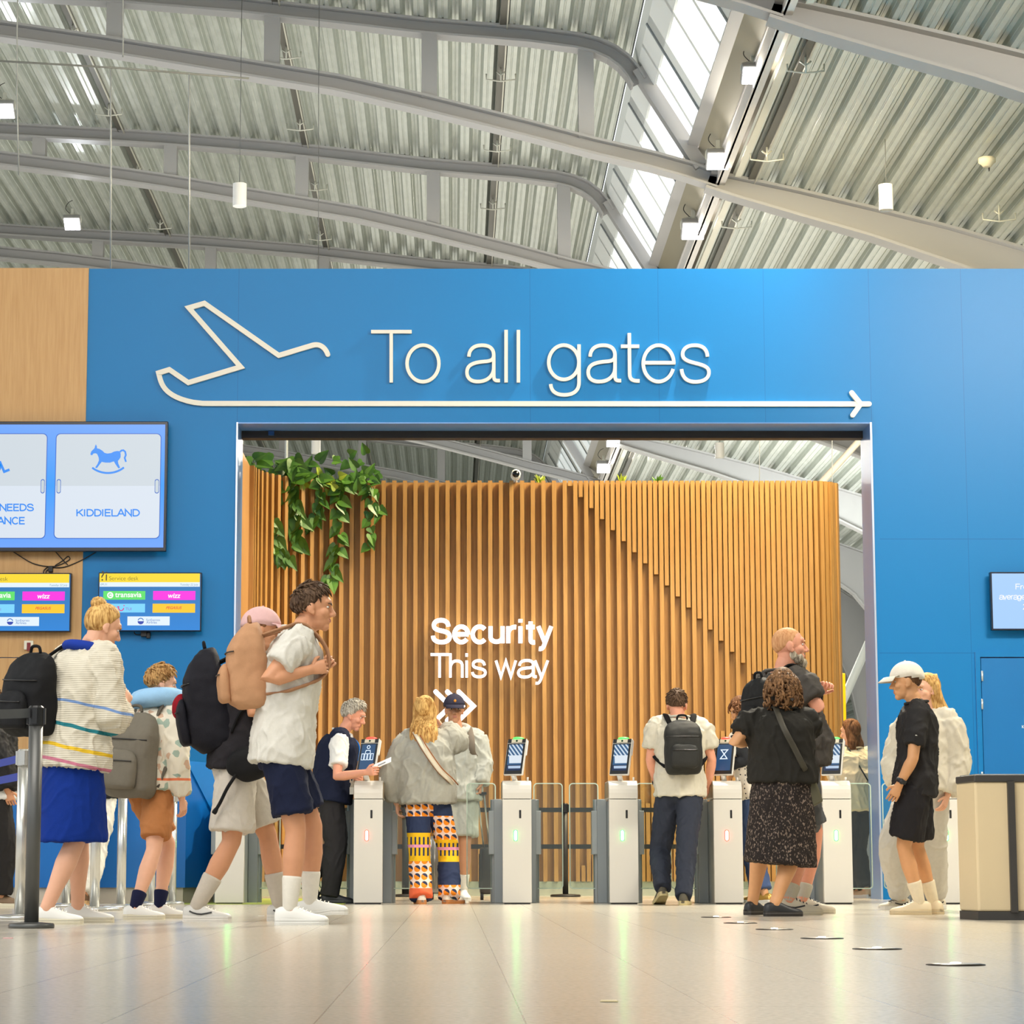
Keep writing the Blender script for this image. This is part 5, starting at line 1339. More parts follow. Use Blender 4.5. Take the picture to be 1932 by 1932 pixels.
    if bun:
        lm = MB(); bc = B.hpnt(*bun)
        for i in range(16):
            a = i * 2 * PI / 16; ax = V((math.cos(a), math.sin(a) * .6, math.sin(a)))
            q1 = rn.uniform(0, 6); e1, e2 = frame_of(V((rn.uniform(-1, 1), rn.uniform(-1, 1), rn.uniform(.2, 1))))
            lm.tube([bc + (e1 * math.cos(q1 + j * .7) + e2 * math.sin(q1 + j * .7)) * .033 * k for j in range(7)], [.008 * k, .013 * k, .015 * k, .015 * k, .014 * k, .011 * k, .005 * k], 6)
        lm.ell(bc, .034 * k, .034 * k, .034 * k); lm.build('hair_bun', mat, h, True)
    return h
def make_beard(B, mat):
    m = MB(); hx, hy, hz = B.hax; k = B.k
    def E(x, y, z, a, b, c): m.ell(B.hpnt(x, y, z), a * k, b * k, c * k, hx, hy, hz, 14, 10)
    E(0, .072, -.100, .038, .036, .036); E(.050, .015, -.050, .016, .026, .034); E(-.050, .015, -.050, .016, .026, .034); E(.036, .045, -.072, .022, .036, .036); E(-.036, .045, -.072, .022, .036, .036); E(0, .086, -.047, .026, .012, .008); E(0, .08, -.118, .024, .022, .022)
    me = fuse(m, .005, 2); l = LOC[B.root]
    shift(me, l, lambda p, n: p + n * noise.noise(p * 140) * .003); link('beard', me, mat, B.root, True, l)
def garment(B, m, name, mat, amp=.006, fr=9.0, vox=.010, parent=None, it=3):
    me = fuse(m, vox, it); l = LOC[B.root]; sd = random.random() * 50
    def f(p, n):
        q = V((p.x * fr, p.y * fr, p.z * fr * .55 + sd)); d = noise.noise(q) + .4 * noise.noise(q * 2.3); w1 = V((noise.noise(q * .6), noise.noise(q * .6 + V((9, 0, 0))), 0)) * 1.4
        e = V((p.x * fr * 1.3, p.y * fr * 1.3, p.z * fr * .55 + sd + (p.x + p.y) * fr * .5)) + w1; rd = 1 - min(1, abs(noise.noise(e)) * 3.2)
        e2 = V((p.x * 16 - p.z * 7, p.y * 16 + p.z * 5, p.z * 9 + sd)); r2 = 1 - min(1, abs(noise.noise(e2)) * 3.0)
        return p + n * (d + 1.3 * rd * rd + .55 * r2 * r2) * amp * 1.25
    shift(me, l, f); me.name = name
    return link(name, me, mat, parent or B.root, True, l)
def top(B, mat, sleeve=.55, hem=-.12, off=.014, loose=.012, name='t_shirt', amp=.006, neck=1.0, cuff=1.0, vest=False, hemflare=0.0, belly=0.0, ring=True):
    k = B.k; m = MB(); ts = [hem, hem + .02, hem * .5 + .02, .1, .2, .32, .44, .56, .66, .76, .84, .9, .95, neck]
    rs = []
    for t in ts:
        rx, ry = B.tr(t); r0, _ = B.tr(.05)
        if t < .1: rx, ry = B.tr(.06)
        q = loose * (1.4 if t < .6 else 1.0) * max(0, min(1, (1.0 - t) * 4)) + off
        fl = hemflare * max(0, .3 - t)
        by = belly * math.exp(-((t - .25) / .22) ** 2)
        rs.append(sring(B.cen(t) + B.cf * by * .5, *B.axes(t), rx + q + fl, ry + q + fl * .8 + by * .5, 32))
    m.rings(rs)
    for nm in 'RL':
        s = B.sh[nm]; e = B.el[nm]; w_ = B.wr[nm]
        m.tube([B.NB - B.spine * .03 * k, B.NB.lerp(s, .6) - B.spine * .0, s], [.050 * k + off * .5, .052 * k + off * .7, .058 * k + off], 12, dome=True)
        if vest: continue
        pts = [s]; rr = [.058 * k + off + loose * .3]
        for j in range(1, 11):
            t = sleeve * j / 10
            p = s.lerp(e, t) if t <= 1 else e.lerp(w_, t - 1)
            base = lerpt([(0, .056), (.5, .050), (1, .044), (1.3, .043), (2, .030)], t)[0]
            c_ = cuff if j == 10 else 1 + (cuff - 1) * max(0, (j - 8)) / 2
            pts.append(p); rr.append((base * k + off + loose * (.75 if t < 1.6 else .9)) * c_)
        m.tube(pts, rr, 14)
    o = garment(B, m, name, mat, amp)
    if ring:
        a_, b_ = B.axes(1); cc = B.cen(neck) + B.spine * .012; rx, ry = B.tr(neck); m2 = MB()
        m2.tube([cc + a_ * math.cos(t) * (rx + off + .004) + b_ * math.sin(t) * (ry + off + .004) - B.spine * .012 * (math.sin(t)) for t in [2 * PI * i / 22 for i in range(23)]], .010, 8); m2.build('neckband', mat, o, True)
    return o
def bottom(B, mat, frac=2.0, off=.012, loose=.012, name='trousers', flare=0.0, waist=.14, amp=.005, kl=None):
    k = B.k; m = MB(); rs = []
    for t in (-.15, -.10, -.03, .05, .1, waist):
        rx, ry = B.tr(t); rs.append(sring(B.cen(t), *B.axes(t), rx + off, ry + off, 28))
    m.rings(rs)
    for nm in 'RL':
        h = B.hp[nm]; kk = B.kn[nm]; a = B.an[nm]; pts = [h]; rr = [.094 * k + off]
        for j in range(1, 13):
            t = frac * j / 12; p = h.lerp(kk, t) if t <= 1 else kk.lerp(a, t - 1)
            base = lerpt([(0, .092), (.3, .087), (.65, .073), (1, .060), (1.35, .060), (1.7, .047), (2.2, .042)], t)[0]
            pts.append(p); rr.append(base * k * (.5 + .5 * 1) + off + loose * min(1, t * 1.2) + flare * max(0, (t - frac + .9)) )
        m.tube(pts, rr, 16)
    return garment(B, m, name, mat, amp)
def skirt(B, mat, hemz, rx1, ry1, off=.012, amp=.004, shiftx=0.0, name='skirt', tilt=0.0):
    k = B.k; m = MB(); rs = []
    pz = B.PC.z
    for i in range(14):
        q = i / 13; t = .14 - q * .24
        if q < .35:
            rx, ry = B.tr(.14 - .3 * q); c = B.cen(.14 - .3 * q)
            rs.append(sring(c, *B.axes(0), rx + off, ry + off, 30, 2.1)); last = (c, rx + off, ry + off)
        else:
            u = (q - .35) / .65; c0, a0, b0 = last; c = c0.lerp(V((B.PC.x + shiftx, B.PC.y, hemz)), u)
            r = sring(c, B.pr, B.pf, a0 + (rx1 - a0) * u, b0 + (ry1 - b0) * u, 30, 2.1)
            rs.append([p + UP * tilt * (p - c).dot(V((1, 0, 0))) * u for p in r])
    m.rings(rs); return garment(B, m, name, mat, amp, 7)
def shoes(B, mat, msole, kinds=('R', 'L'), laces=None, hi=1.0, lab=None, accent=None):
    k = B.k
    for nm in kinds:
        f3, yaw, pit, g = B.fd[nm]; fh = yv(yaw); sd = rv(yaw); p_ = math.radians(pit)
        piv = g + fh * .12 * k
        def T(s, w_, z):
            v = fh * (s - .12) * k + UP * z * k; x = (s - .12) * k; zz = z * k
            if s < .12: v = fh * (x * math.cos(p_) + zz * math.sin(p_) * 1) + UP * (-x * math.sin(p_) + zz * math.cos(p_))
            return piv + v + sd * w_ * k
        st = [(-.078, .014, .06), (-.072, .028, .083), (-.05, .035, .094), (-.02, .037, .098), (.02, .038, .104), (.05, .040, .092), (.085, .044, .074), (.12, .047, .061), (.155, .045, .054), (.185, .036, .047), (.2, .022, .038), (.206, .008, .028)]
        m = MB(); rs = []
        for s, hw, h in st:
            h *= hi if s < .06 else 1
            rs.append([T(s, hw * q, .018 + (h - .018) * z) for q, z in ((-1, 0), (-1.02, .3), (-.92, .6), (-.66, .88), (-.3, .99), (.3, .99), (.66, .88), (.92, .6), (1.02, .3), (1, 0), (.4, -.04), (-.4, -.04))])
        m.rings(rs); sh = m.build('shoe', mat, B.root, True)
        if lab: sh['label'] = lab
        m = MB(); top_, bot = [], []
        outl = [(s, hw + .004) for s, hw, h in st]
        ring = [(s, w_) for s, w_ in outl] + [(s, -w_) for s, w_ in outl[::-1]]
        m.rings([[T(s, w_ * .97, .0) for s, w_ in ring], [T(s, w_ * 1.03, .012) for s, w_ in ring], [T(s, w_, .030 + (.006 if s < .02 else 0)) for s, w_ in ring]])
        m.build('sole', msole, sh)
        m = MB(); ribbon(m, [(a, b) for a, b in [(s, w_) for s, w_ in ring] ], .0012, lambda a, b: T(a, b * 1.035, .021), UP * .001, True); m.build('sole_line', M('seam_grey', (170, 166, 158), .7), sh)
        if laces:
            m = MB()
            for s in (.045, .065, .085, .105):
                h = lerpt([(a, c) for a, b, c in st], s)[0]; m.tube([T(s, -.026, h * .9), T(s + .006, 0, h + .003), T(s, .026, h * .9)], .0035 * k, 6)
            m.build('laces', laces, sh, True)
        if accent:
            m = MB()
            for sg in (-1, 1):
                ribbon(m, [(-.04, .062), (-.02, .052), (.005, .045), (.03, .043), (.06, .048), (.09, .055)], .0045, lambda a, b, sg=sg: T(a, sg * (lerpt([(x, y) for x, y, z in st], a)[0] * 1.02 + .0015 - max(0, b - .05) * .35), b), sd * sg * .001)
            m.build('side_stripe', accent, sh)
def socks(B, mat, h=.13, kinds=('R', 'L'), rr=1.0):
    for nm in kinds:
        a = B.an[nm]; kk = B.kn[nm]; d = (kk - a).normalized(); k = B.k; m = MB()
        m.tube([a - UP * .03 * k, a, a + d * h * .5 * k, a + d * h * .92 * k, a + d * h * k], [.028 * k, .037 * k * rr, .0455 * k * rr, .052 * k * rr, .050 * k * rr], 16); m.build('sock', mat, B.root, True)
def cap(B, mat, mbrim=None, name='cap', badge=None):
    m = MB(); k = B.k; hx, hy, hz = B.hax; c = B.hpnt(0, -.010, .034)
    def fn(d):
        return 1.0 if d.z > -.02 else .9
    m.ell(c, (.100 * k), .122 * k, .116 * k, hx, hy, hz, 32, 20, lambda d: 1.0 if d.z > .10 - .34 * max(0, -d.y) else .76)
    o = m.build(name, mat, B.root, True)
    b = MB(); rs = []
    for i in range(13):
        a = math.radians(-62 + 124 * i / 12); ca = math.cos(a); x = math.sin(a)
        p0 = (.094 * x, .0 + .106 * ca * .95, .050 - .004 * ca); p1 = (.092 * x, .075 * ca ** .7 + .118 * ca, .036 - .022 * (1 - ca) - .016 * ca)
        q = [B.hpnt(*p0), B.hpnt(*p1)]
        mid = q[0].lerp(q[1], .55) + hz * .014; rs.append([q[0] + hz * .005, mid + hz * .004, q[1] + hz * .003, q[1] - hz * .003, mid - hz * .004, q[0] - hz * .005])
    b.rings(rs); b.build('brim', mbrim or mat, o, True)
    b = MB(); b.ell(B.hpnt(0, -.01, .151), .008 * k, .008 * k, .005 * k, hx, hy, hz); b.build('button', mat, o, True)
    if badge:
        b = MB(); b.ell(B.hpnt(0, .105, .085), .012 * k, .005, .013 * k, hx, hy, hz); b.build('badge', badge, o, True)
    return o
def backpack(B, label, mat, w_=.30, h=.46, d=.2, t=.62, off=.02, sx=0.0, sz=0.0, pocket=True, mstrap=None, straps='RL', mpk=None, tilt=0.0, extras=True, group=None):
    k = B.k; f = B.cf; r, _ = B.axes(.8); u = B.spine
    if tilt:
        q = Quaternion(r, math.radians(tilt)); u = q @ u; f = q @ f
    rx, ry = B.tr(t); c = B.cen(t) - B.cf * (ry + off + d / 2) + r * sx + UP * sz
    bp_ = thing('backpack', label, 'backpack', c - u * h / 2, group)
    def shape(c, w_, h, d, flat=.35):
        m = MB(); rs = []
        for q in [0, .03, .1, .25, .5, .72, .86, .94, .985, 1.0]:
            s = lerpt([(0, .72), (.03, .86), (.1, .95), (.3, 1), (.72, .98), (.86, .9), (.94, .74), (.985, .5), (1, .3)], q)[0]
            dd = lerpt([(0, .7), (.1, .95), (.35, 1), (.7, .9), (.9, .62), (1, .3)], q)[0]
            cc = c + u * (q - .5) * h + f * (1 - dd) * d * flat
            rs.append(sring(cc, r, f, w_ / 2 * s, d / 2 * dd, 28, 3.6))
        m.rings(rs); return m
    me = fuse(shape(c, w_, h, d), .011, 3); l = LOC[bp_]; sd = random.random() * 30
    shift(me, l, lambda p, n: p + n * (noise.noise(p * 8 + V((sd, 0, 0))) * .010 + noise.noise(p * 21) * .004)); link('main_bag', me, mat, bp_, True, l)
    if pocket:
        pc = c - f * (d * .5 + .012) - u * h * .17; me = fuse(shape(pc, w_ * .74, h * .46, .075), .010, 2)
        shift(me, l, lambda p, n: p + n * noise.noise(p * 14) * .005); pk = link('front_pocket', me, mpk or mat, bp_, True, l)
        m = MB(); z0 = pc + u * h * .10; m.tube([z0 + r * w_ * .37 * a - f * .0375 * .93 * (1 - abs(a) ** 3.6) ** (1 / 3.6) for a in (-.9, -.7, 0, .7, .9)], .0035, 6); m.build('zip', M('zip_dark', (30, 28, 28), .4), pk, True)
    if extras:
        tp = c + u * h * .5; m = MB(); m.tube(catmull([tp - r * .045 + f * d * .2, tp - r * .03 + u * .035 + f * d * .2, tp + r * .03 + u * .035 + f * d * .2, tp + r * .045 + f * d * .2], 4), .009, 8); m.build('grab_handle', mstrap or mat, bp_, True)
        m = MB(); z1 = c + u * h * .18 + f * (1 - .92) * d * .35; m.tube([z1 + r * w_ * .49 * a - f * d * .5 * .925 * (1 - abs(a) ** 3.6) ** (1 / 3.6) for a in (-.93, -.8, -.55, 0, .55, .8, .93)], .004, 6); m.build('zip', M('zip_dark', (30, 28, 28), .4), bp_, True)
    for nm in straps:
        s = 1 if nm == 'R' else -1; x = s * .11 * k; sh = B.NB + B.cr * x
        rx8, ry8 = B.tr(.8); pts = [c + u * h * .34 + r * s * w_ * .24 + f * d * .44, sh + B.spine * .012 * k - B.cf * .075 * k, sh + B.spine * .036 * k - B.cf * .02 * k, sh + B.spine * .018 * k + B.cf * .05 * k, B.cen(.86) + B.cr * x * 1.15 + B.cf * (ry8 + .045), B.cen(.66) + B.cr * x * 1.25 + B.cf * (B.tr(.66)[1] + .042),
                                  B.cen(.5) + B.cr * s * (B.tr(.5)[0] + .05), c - u * h * .36 + r * s * w_ * .42 + f * d * .4]
        m = MB(); m.tube(catmull(pts, 6), .028 * k, 10, flat=.32, hint=None); m.build('shoulder_strap', mstrap or mat, bp_, True)
    return bp_, c
def strap_between(B, parent, pts, mat, r=.014, name='strap', flat=.35):
    m = MB(); m.tube(catmull(pts, 6), r, 8, flat=flat); return m.build(name, mat, parent, True)
sk_pale = skinm('pale', (226, 172, 142)); sk_tan = skinm('tan', (206, 148, 112)); sk_rosy = skinm('rosy', (222, 156, 128)); sk_gold = skinm('golden', (214, 158, 112))
hr_blond = hairm('hair_blond', (150, 104, 52), (226, 184, 116)); hr_dblond = hairm('hair_dark_blond', (126, 88, 50), (200, 158, 102)); hr_brown = hairm('hair_brown', (58, 40, 28), (110, 80, 56))
hr_curl = hairm('hair_curly_brown', (66, 46, 32), (150, 112, 78)); hr_grey = hairm('hair_grey', (120, 112, 100), (206, 198, 184)); hr_short = hairm('hair_short_brown', (60, 44, 34), (104, 82, 64)); hr_red = hairm('hair_stubble', (190, 134, 92), (216, 166, 120)); hr_grb = hairm('beard_grey', (112, 100, 86), (206, 194, 172)); hr_mid = hairm('hair_mid_brown', (92, 60, 40), (140, 98, 68))
wht = M('shoe_white', (232, 230, 224), .5); crm = M('sole_cream', (222, 214, 190), .6); slw = M('sole_white', (228, 224, 216), .55); blk = M('shoe_black', (34, 36, 40), .5); lac = M('lace_white', (236, 232, 222), .7)
sockw = cloth('sock_white', (226, 220, 208)); sockn = cloth('sock_navy', (24, 28, 58))
def zmat(name, base, bands, rough=.85):
    """knit or print with horizontal bands: (z0, z1, colour) in metres above the floor, gently slanted"""
    m = M(name, base, rough, spec=.2); nb = NB(m); x, y, z, oc = nb.xyz()
    w_ = nb.noise(oc, 5, 2); zz = nb.math('ADD', nb.math('ADD', z, nb.math('MULTIPLY', x, .22)), nb.math('MULTIPLY', w_, .03)); c = rgb(base)
    for z0, z1, cc in bands:
        f = nb.math('MULTIPLY', nb.math('GREATER_THAN', zz, z0), nb.math('LESS_THAN', zz, z1)); c = nb.mix(f, c, rgb(cc))
    nb.color(c)
    bp = nb.n('ShaderNodeBump'); bp.inputs['Strength'].default_value = .25; bp.inputs['Distance'].default_value = .006
    wv = nb.math('SINE', nb.math('MULTIPLY', z, 520)); nb.nt.links.new(wv, bp.inputs['Height']); nb.nt.links.new(bp.outputs[0], nb.b.inputs['Normal'])
    return m

# ---- A: woman, striped sweater, blue skirt
YA = GY(1743)
A = person('person with blond hair bun in striped cream sweater and blue skirt walking right', YA, 1.0, (194, 1184), (163, 1223), (138, 1436), 42, 44, (62, -22), [(86, 1744, 82), (146, 1741, 78)],
           [((212, 1366, -.14), (234, 1326, .02)), ((112, 1365, .22), (200, 1350, .32))], sk_pale, dict(mat=hr_blond, style='long', thick=.02, locks=0, bun=(0, -.075, .11)), (.98, .98, 1.04))
kn_ = zmat('striped_knit', (212, 204, 186), [(1.235, 1.25, (120, 150, 200)), (1.10, 1.122, (40, 118, 128)), (.98, 1.0, (226, 186, 50)), (.90, .918, (198, 120, 140)), (.805, .823, (80, 150, 160)), (.782, .805, (228, 180, 48)), (.768, .782, (226, 130, 110))])
top(A, kn_, 1.85, -.06, .02, .022, 'sweater', .008, .99, .8)
m = MB(); m.tube([A.cen(.93) + (A.axes(.93)[0] * math.cos(t) * .118 + A.axes(.93)[1] * math.sin(t) * .10) + A.spine * (.040 - .012 * math.sin(t)) for t in [2 * PI * i / 24 for i in range(25)]], .030, 10, flat=1); m.build('collar', cloth('collar_blue', (28, 56, 150)), A.root, True)
skirt(A, cloth('skirt_blue', (10, 46, 130)), P(130, 1588, YA).z, .19, .20, .014, .004, .0)
shoes(A, wht, crm, laces=lac)
m = MB(); bx = A.hpnt
backpack(A, 'black backpack worn by the woman in the striped sweater', cloth('pack_black', (24, 24, 26), .7), .34, .46, .22, .66, .03, -.13, -.08, True, cloth('pack_strap_black', (20, 20, 22)), tilt=8, straps='L')

# ---- B: boy with neck pillow
YB_ = GY(1733)
B_ = person('boy with short blond hair in printed cream sweater and brown shorts walking right', YB_, .88, (305, 1292), (298, 1334), (282, 1482), 32, 34, (74, -12), [(254, 1735, 86), (300, 1733, 82)],
            [((333, 1438, -.13), (343, 1506, -.08)), ((246, 1440, .2), (262, 1500, .25))], sk_pale, dict(mat=hr_dblond, style='short', thick=.028, fr=50), (.95, 1, 1))
mp = M('printed_knit', (224, 216, 198), .85, spec=.2); nb = NB(mp); x, y, z, oc = nb.xyz()
vo = nb.n('ShaderNodeTexVoronoi'); vo.inputs['Scale'].default_value = 28; nb.nt.links.new(oc, vo.inputs['Vector'])
hs = nb.n('ShaderNodeSeparateColor'); nb.nt.links.new(vo.outputs['Color'], hs.inputs[0])
c_ = nb.mix(nb.math('GREATER_THAN', hs.outputs[0], .86), rgb((224, 216, 198)), rgb((206, 172, 146)))
c_ = nb.mix(nb.math('GREATER_THAN', hs.outputs[1], .88), c_, rgb((160, 178, 164)))
c_ = nb.mix(nb.math('MULTIPLY', nb.math('GREATER_THAN', z, .83), nb.math('LESS_THAN', z, .845)), c_, rgb((222, 120, 80)))
nb.color(c_)
top(B_, mp, 1.9, -.04, .018, .02, 'sweater', .007, .98, .85)
bottom(B_, cloth('shorts_brown', (176, 116, 70)), .82, .012, .02, 'shorts', .0)
shoes(B_, wht, crm, laces=lac); socks(B_, sockn, .11)
npk = thing('neck_pillow', 'pale blue travel neck pillow around the neck of the boy', 'pillow', B_.NB - UP * .03)
m = MB(); rxx, fyy = B_.axes(1); m.tube([B_.NB + UP * .045 + rxx * math.cos(t) * .115 + fyy * math.sin(t) * .10 + UP * (.018 * math.cos(t)) for t in [math.radians(-255 + 330 * i / 26) for i in range(27)]], [.05] + [.070] * 25 + [.05], 16, flat=.85, dome=True)
m.build('pillow_cover', cloth('pillow_blue', (150, 192, 226), .8), npk, True)
backpack(B_, 'grey backpack hanging low on the boy with neck pillow', cloth('pack_grey', (112, 106, 94), .75), .38, .52, .18, .42, .0, -.02, -.03, True, cloth('pack_strap_grey', (96, 90, 80)), tilt=4)
pch = thing('pouch', 'small black pouch beside the grey backpack and the blue skirt', 'bag', P(205, 1480, YB_ - .1))
me = MB(); me.ell(P(206, 1452, YB_ - .1), .075, .05, .105, nu=18, nv=12); me = fuse(me, .01, 2); shift(me, LOC[pch], lambda p, n: p + n * noise.noise(p * 15) * .01); link('bag', me, MATS['pack_black'], pch, True, LOC[pch])
m = MB(); m.tube(catmull([P(200, 1425, YB_ - .1), P(215, 1400, YB_ - .1), P(238, 1380, YB_ + .02)], 5), .007, 6); m.build('strap', MATS['pack_black'], pch, True)

# ---- D: man white tee, tan backpack
YD = GY(1744)
D_ = person('man in white t-shirt and navy shorts striding right, nearest walker', YD, 1.035, (592, 1149), (563, 1194), (532, 1420), 86, 80, (92, -4), [(546, 1745, 88), (584, 1743, 88, -8, .05)],
            [((503, 1284, -.27), (584, 1264, -.2)), ((560, 1300, .2), (604, 1262, .12))], sk_tan, dict(mat=hr_short, style='fade', thick=.026, fr=40), (1.02, 1.05, 1.02), (.95, .95))
top(D_, cloth('tee_white', (214, 210, 200)), .62, -.10, .016, .022, 't_shirt', .007)
bottom(D_, cloth('shorts_navy', (24, 30, 54)), .78, .014, .026, 'shorts', .0)
shoes(D_, wht, wht, laces=lac); socks(D_, sockw, .17)
backpack(D_, 'tan backpack worn by the man in the white t-shirt', cloth('pack_tan', (186, 140, 104), .75), .31, .47, .24, .66, .01, .0, -.0, True, cloth('pack_strap_tan', (168, 124, 92)), tilt=14, mpk=None)

# ---- C: woman pink cap, black backpack
YC = GY(1738)
C_ = person('woman in pink cap and light grey shorts walking right behind the man in white', YC, .99, (494, 1192), (472, 1240), (446, 1444), 84, 82, (84, -6), [(370, 1739, 85), (528, 1737, 86)],
            [((478, 1346, -.2), (548, 1330, -.1)), ((480, 1350, .22), (540, 1335, .2))], sk_tan, dict(mat=hr_mid, style='short', thick=.012, tufts=0), (.96, 1, 1.05))
top(C_, cloth('top_dark', (40, 38, 42)), .6, -.05, .016, .02, 't_shirt')
bottom(C_, cloth('shorts_light_grey', (204, 196, 184)), .86, .018, .036, 'shorts', .012)
shoes(C_, M('shoe_silver', (206, 204, 198), .4), slw, laces=lac, accent=M('stripe_black', (40, 40, 40), .5)); socks(C_, cloth('sock_grey', (196, 186, 172)), .20, rr=1.14)
cap(C_, cloth('cap_pink', (216, 176, 174)))
_, bc = backpack(C_, 'bulky black backpack behind the tan one on the pink cap woman', cloth('pack_dark', (26, 26, 34), .7), .40, .60, .28, .58, -.03, 0, -.02, True, MATS['pack_strap_black'], tilt=18)
rb_ = thing('red_pouch', 'small dark red pouch hanging on the bulky black backpack', 'bag', P(357, 1365, YC))
m = MB(); m.ell(P(341, 1335, YC - .05), .055, .05, .085, nu=16, nv=10); me = fuse(m, .01, 2); shift(me, LOC[rb_], lambda p, n: p + n * noise.noise(p * 16) * .008); link('bag', me, cloth('red_cloth', (140, 20, 34)), rb_, True, LOC[rb_])
wb_ = thing('waist_bag', 'black waist bag with dangling strap over the light grey shorts', 'bag', P(470, 1450, YC - .25))
m = MB(); m.ell(P(468, 1442, YC - .24), .13, .07, .10, nu=18, nv=12); me = fuse(m, .011, 2); shift(me, LOC[wb_], lambda p, n: p + n * noise.noise(p * 12) * .014); link('bag', me, MATS['pack_black'], wb_, True, LOC[wb_])
m = MB(); m.tube(catmull([P(450, 1455, YC - .27), P(430, 1485, YC - .27), P(415, 1515, YC - .25), P(403, 1535, YC - .24)], 5), [.010] * 13 + [.014, .015, .012], 8); m.build('strap', MATS['pack_black'], wb_, True)

# ---- E: officer
YE = GY(1704.6)
E_ = person('grey haired officer in navy waistcoat leaning to check a paper at the gate', YE, 1.0, (667, 1351), (645, 1383), (624, 1502), 86, 90, (104, -22), [(622, 1704.6, 86), (574, 1704, 84, 40)],
            [((636, 1466, -.34), (690, 1457, -.56)), ((652, 1464, .10), (674, 1470, -.1))], sk_rosy, dict(mat=hr_grey, style='short', thick=.026, fr=45, tufts=220), (1.0, 1.06, 1.0), (.8, .7))
top(E_, cloth('shirt_white', (226, 224, 220)), .72, -.02, .012, .02, 'shirt', .006)
top(E_, cloth('waistcoat_navy', (24, 30, 52)), 0, -.08, .036, .022, 'waistcoat', .004, .93, vest=True, ring=False)
bottom(E_, cloth('trousers_charcoal', (52, 50, 52)), 2.03, .014, .022, 'trousers', .0)
shoes(E_, blk, blk)
m = MB(); r_, f_ = E_.axes(.8); cc = E_.cen(.98); m.tube(catmull([cc - f_ * -.0 + r_ * .07 + E_.spine * .02, E_.cen(.88) + E_.cf * .16 + r_ * .03, E_.cen(.62) + E_.cf * .185, E_.cen(.88) + E_.cf * .16 - r_ * .03, cc - r_ * .07 + E_.spine * .02], 5), .008, 6); m.build('lanyard', cloth('lanyard_blue', (20, 110, 200)), E_.root, True)
W_, d_, n_, e_, kk_ = E_.hands['R']
pp = thing('boarding_pass', 'white folded boarding pass held out by the grey haired officer', 'paper', W_ + d_ * .1)
a0 = P(702, 1453, YE - .60); a1 = P(738, 1437, YE - .60); up_ = V((0, .05, .075)); m = MB()
m.prism([a0, a1, a1 + up_ * .55, a0 + up_ * .55], V((0, .003, -.002))); m.build('sheet', M('paper_white', (232, 232, 232), .6), pp)
m = MB(); m.prism([a0.lerp(a1, .3) - V((0, .002, 0)) + up_ * .18, a0.lerp(a1, .7) - V((0, .002, 0)) + up_ * .18, a0.lerp(a1, .7) - V((0, .002, 0)) + up_ * .3, a0.lerp(a1, .3) - V((0, .002, 0)) + up_ * .3], V((0, -.0008, 0))); m.build('printed_block', M('print_grey', (120, 120, 124), .7), pp)
ky = thing('key_bunch', 'bunch of keys and badge hanging at the belt of the officer', 'keys', P(664, 1500, YE - .2)); m = MB()
for i in range(7): q = P(661 + (i * 37 % 8), 1470 + i * 3, YE - .2 + .01 * (i % 3)); m.box(q.x - .006, q.x + .006, q.y - .003, q.y + .003, q.z - .03, q.z + .012)
m.build('keys', M('key_metal', (190, 186, 170), .3, .8), ky)
q = P(664, 1492, YE - .21); m = MB(); m.box(q.x - .02, q.x + .02, q.y - .003, q.y + .003, q.z - .03, q.z + .03); m.build('badge', M('badge_clear', (214, 214, 206), .3), ky)

# ---- F: blonde woman, patterned trousers
YF = GY(1705)
F_ = person('woman with long blond hair, grey sweatshirt and patchwork trousers seen from behind', YF, .98, (803, 1341), (806, 1384), (806, 1508), 4, 4, (16, 6), [(848, 1705.4, 34), (795, 1706, -8)],
            [((862, 1400, .08), (836, 1372, .18)), ((741, 1462, .02), (748, 1516, .06))], sk_pale, dict(mat=hr_blond, style='long', thick=.02, length=.34, spread=1.0, locks=110, toward=V((.10, 0, 0)), back=.12), (.9, 1.0, 1.0), (.6, .5))
top(F_, cloth('sweat_grey', (164, 162, 152)), 1.92, -.06, .03, .05, 'sweatshirt', .008, .985, .8, hemflare=-.06)
mp = M('patchwork', (44, 54, 82), .85, spec=.2); nb = NB(mp); x, y, z, oc = nb.xyz()
zz = nb.math('ADD', z, nb.math('MULTIPLY', nb.math('GREATER_THAN', x, .0), .0))
def band(z0, z1): return nb.math('MULTIPLY', nb.math('GREATER_THAN', zz, z0), nb.math('LESS_THAN', zz, z1))
right = nb.math('GREATER_THAN', x, -.02); left = nb.math('SUBTRACT', 1.0, right)
gx_ = nb.math('SUBTRACT', nb.math('FRACT', nb.math('DIVIDE', x, .062)), .5); gz_ = nb.math('SUBTRACT', nb.math('FRACT', nb.math('DIVIDE', z, .066)), .5)
rad = nb.math('SQRT', nb.math('ADD', nb.math('MULTIPLY', gx_, gx_), nb.math('MULTIPLY', gz_, gz_)))
dot = nb.math('LESS_THAN', rad, .43); half = nb.math('GREATER_THAN', nb.math('ADD', gz_, nb.math('MULTIPLY', gx_, .6)), .10)
dots = nb.mix(dot, rgb((232, 204, 190)), nb.mix(half, rgb((232, 134, 30)), rgb((44, 54, 82))))
bars = nb.mix(nb.math('LESS_THAN', nb.math('FRACT', nb.math('DIVIDE', x, .036)), .42), rgb((232, 180, 30)), rgb((44, 54, 82)))
c_ = rgb((44, 54, 82))
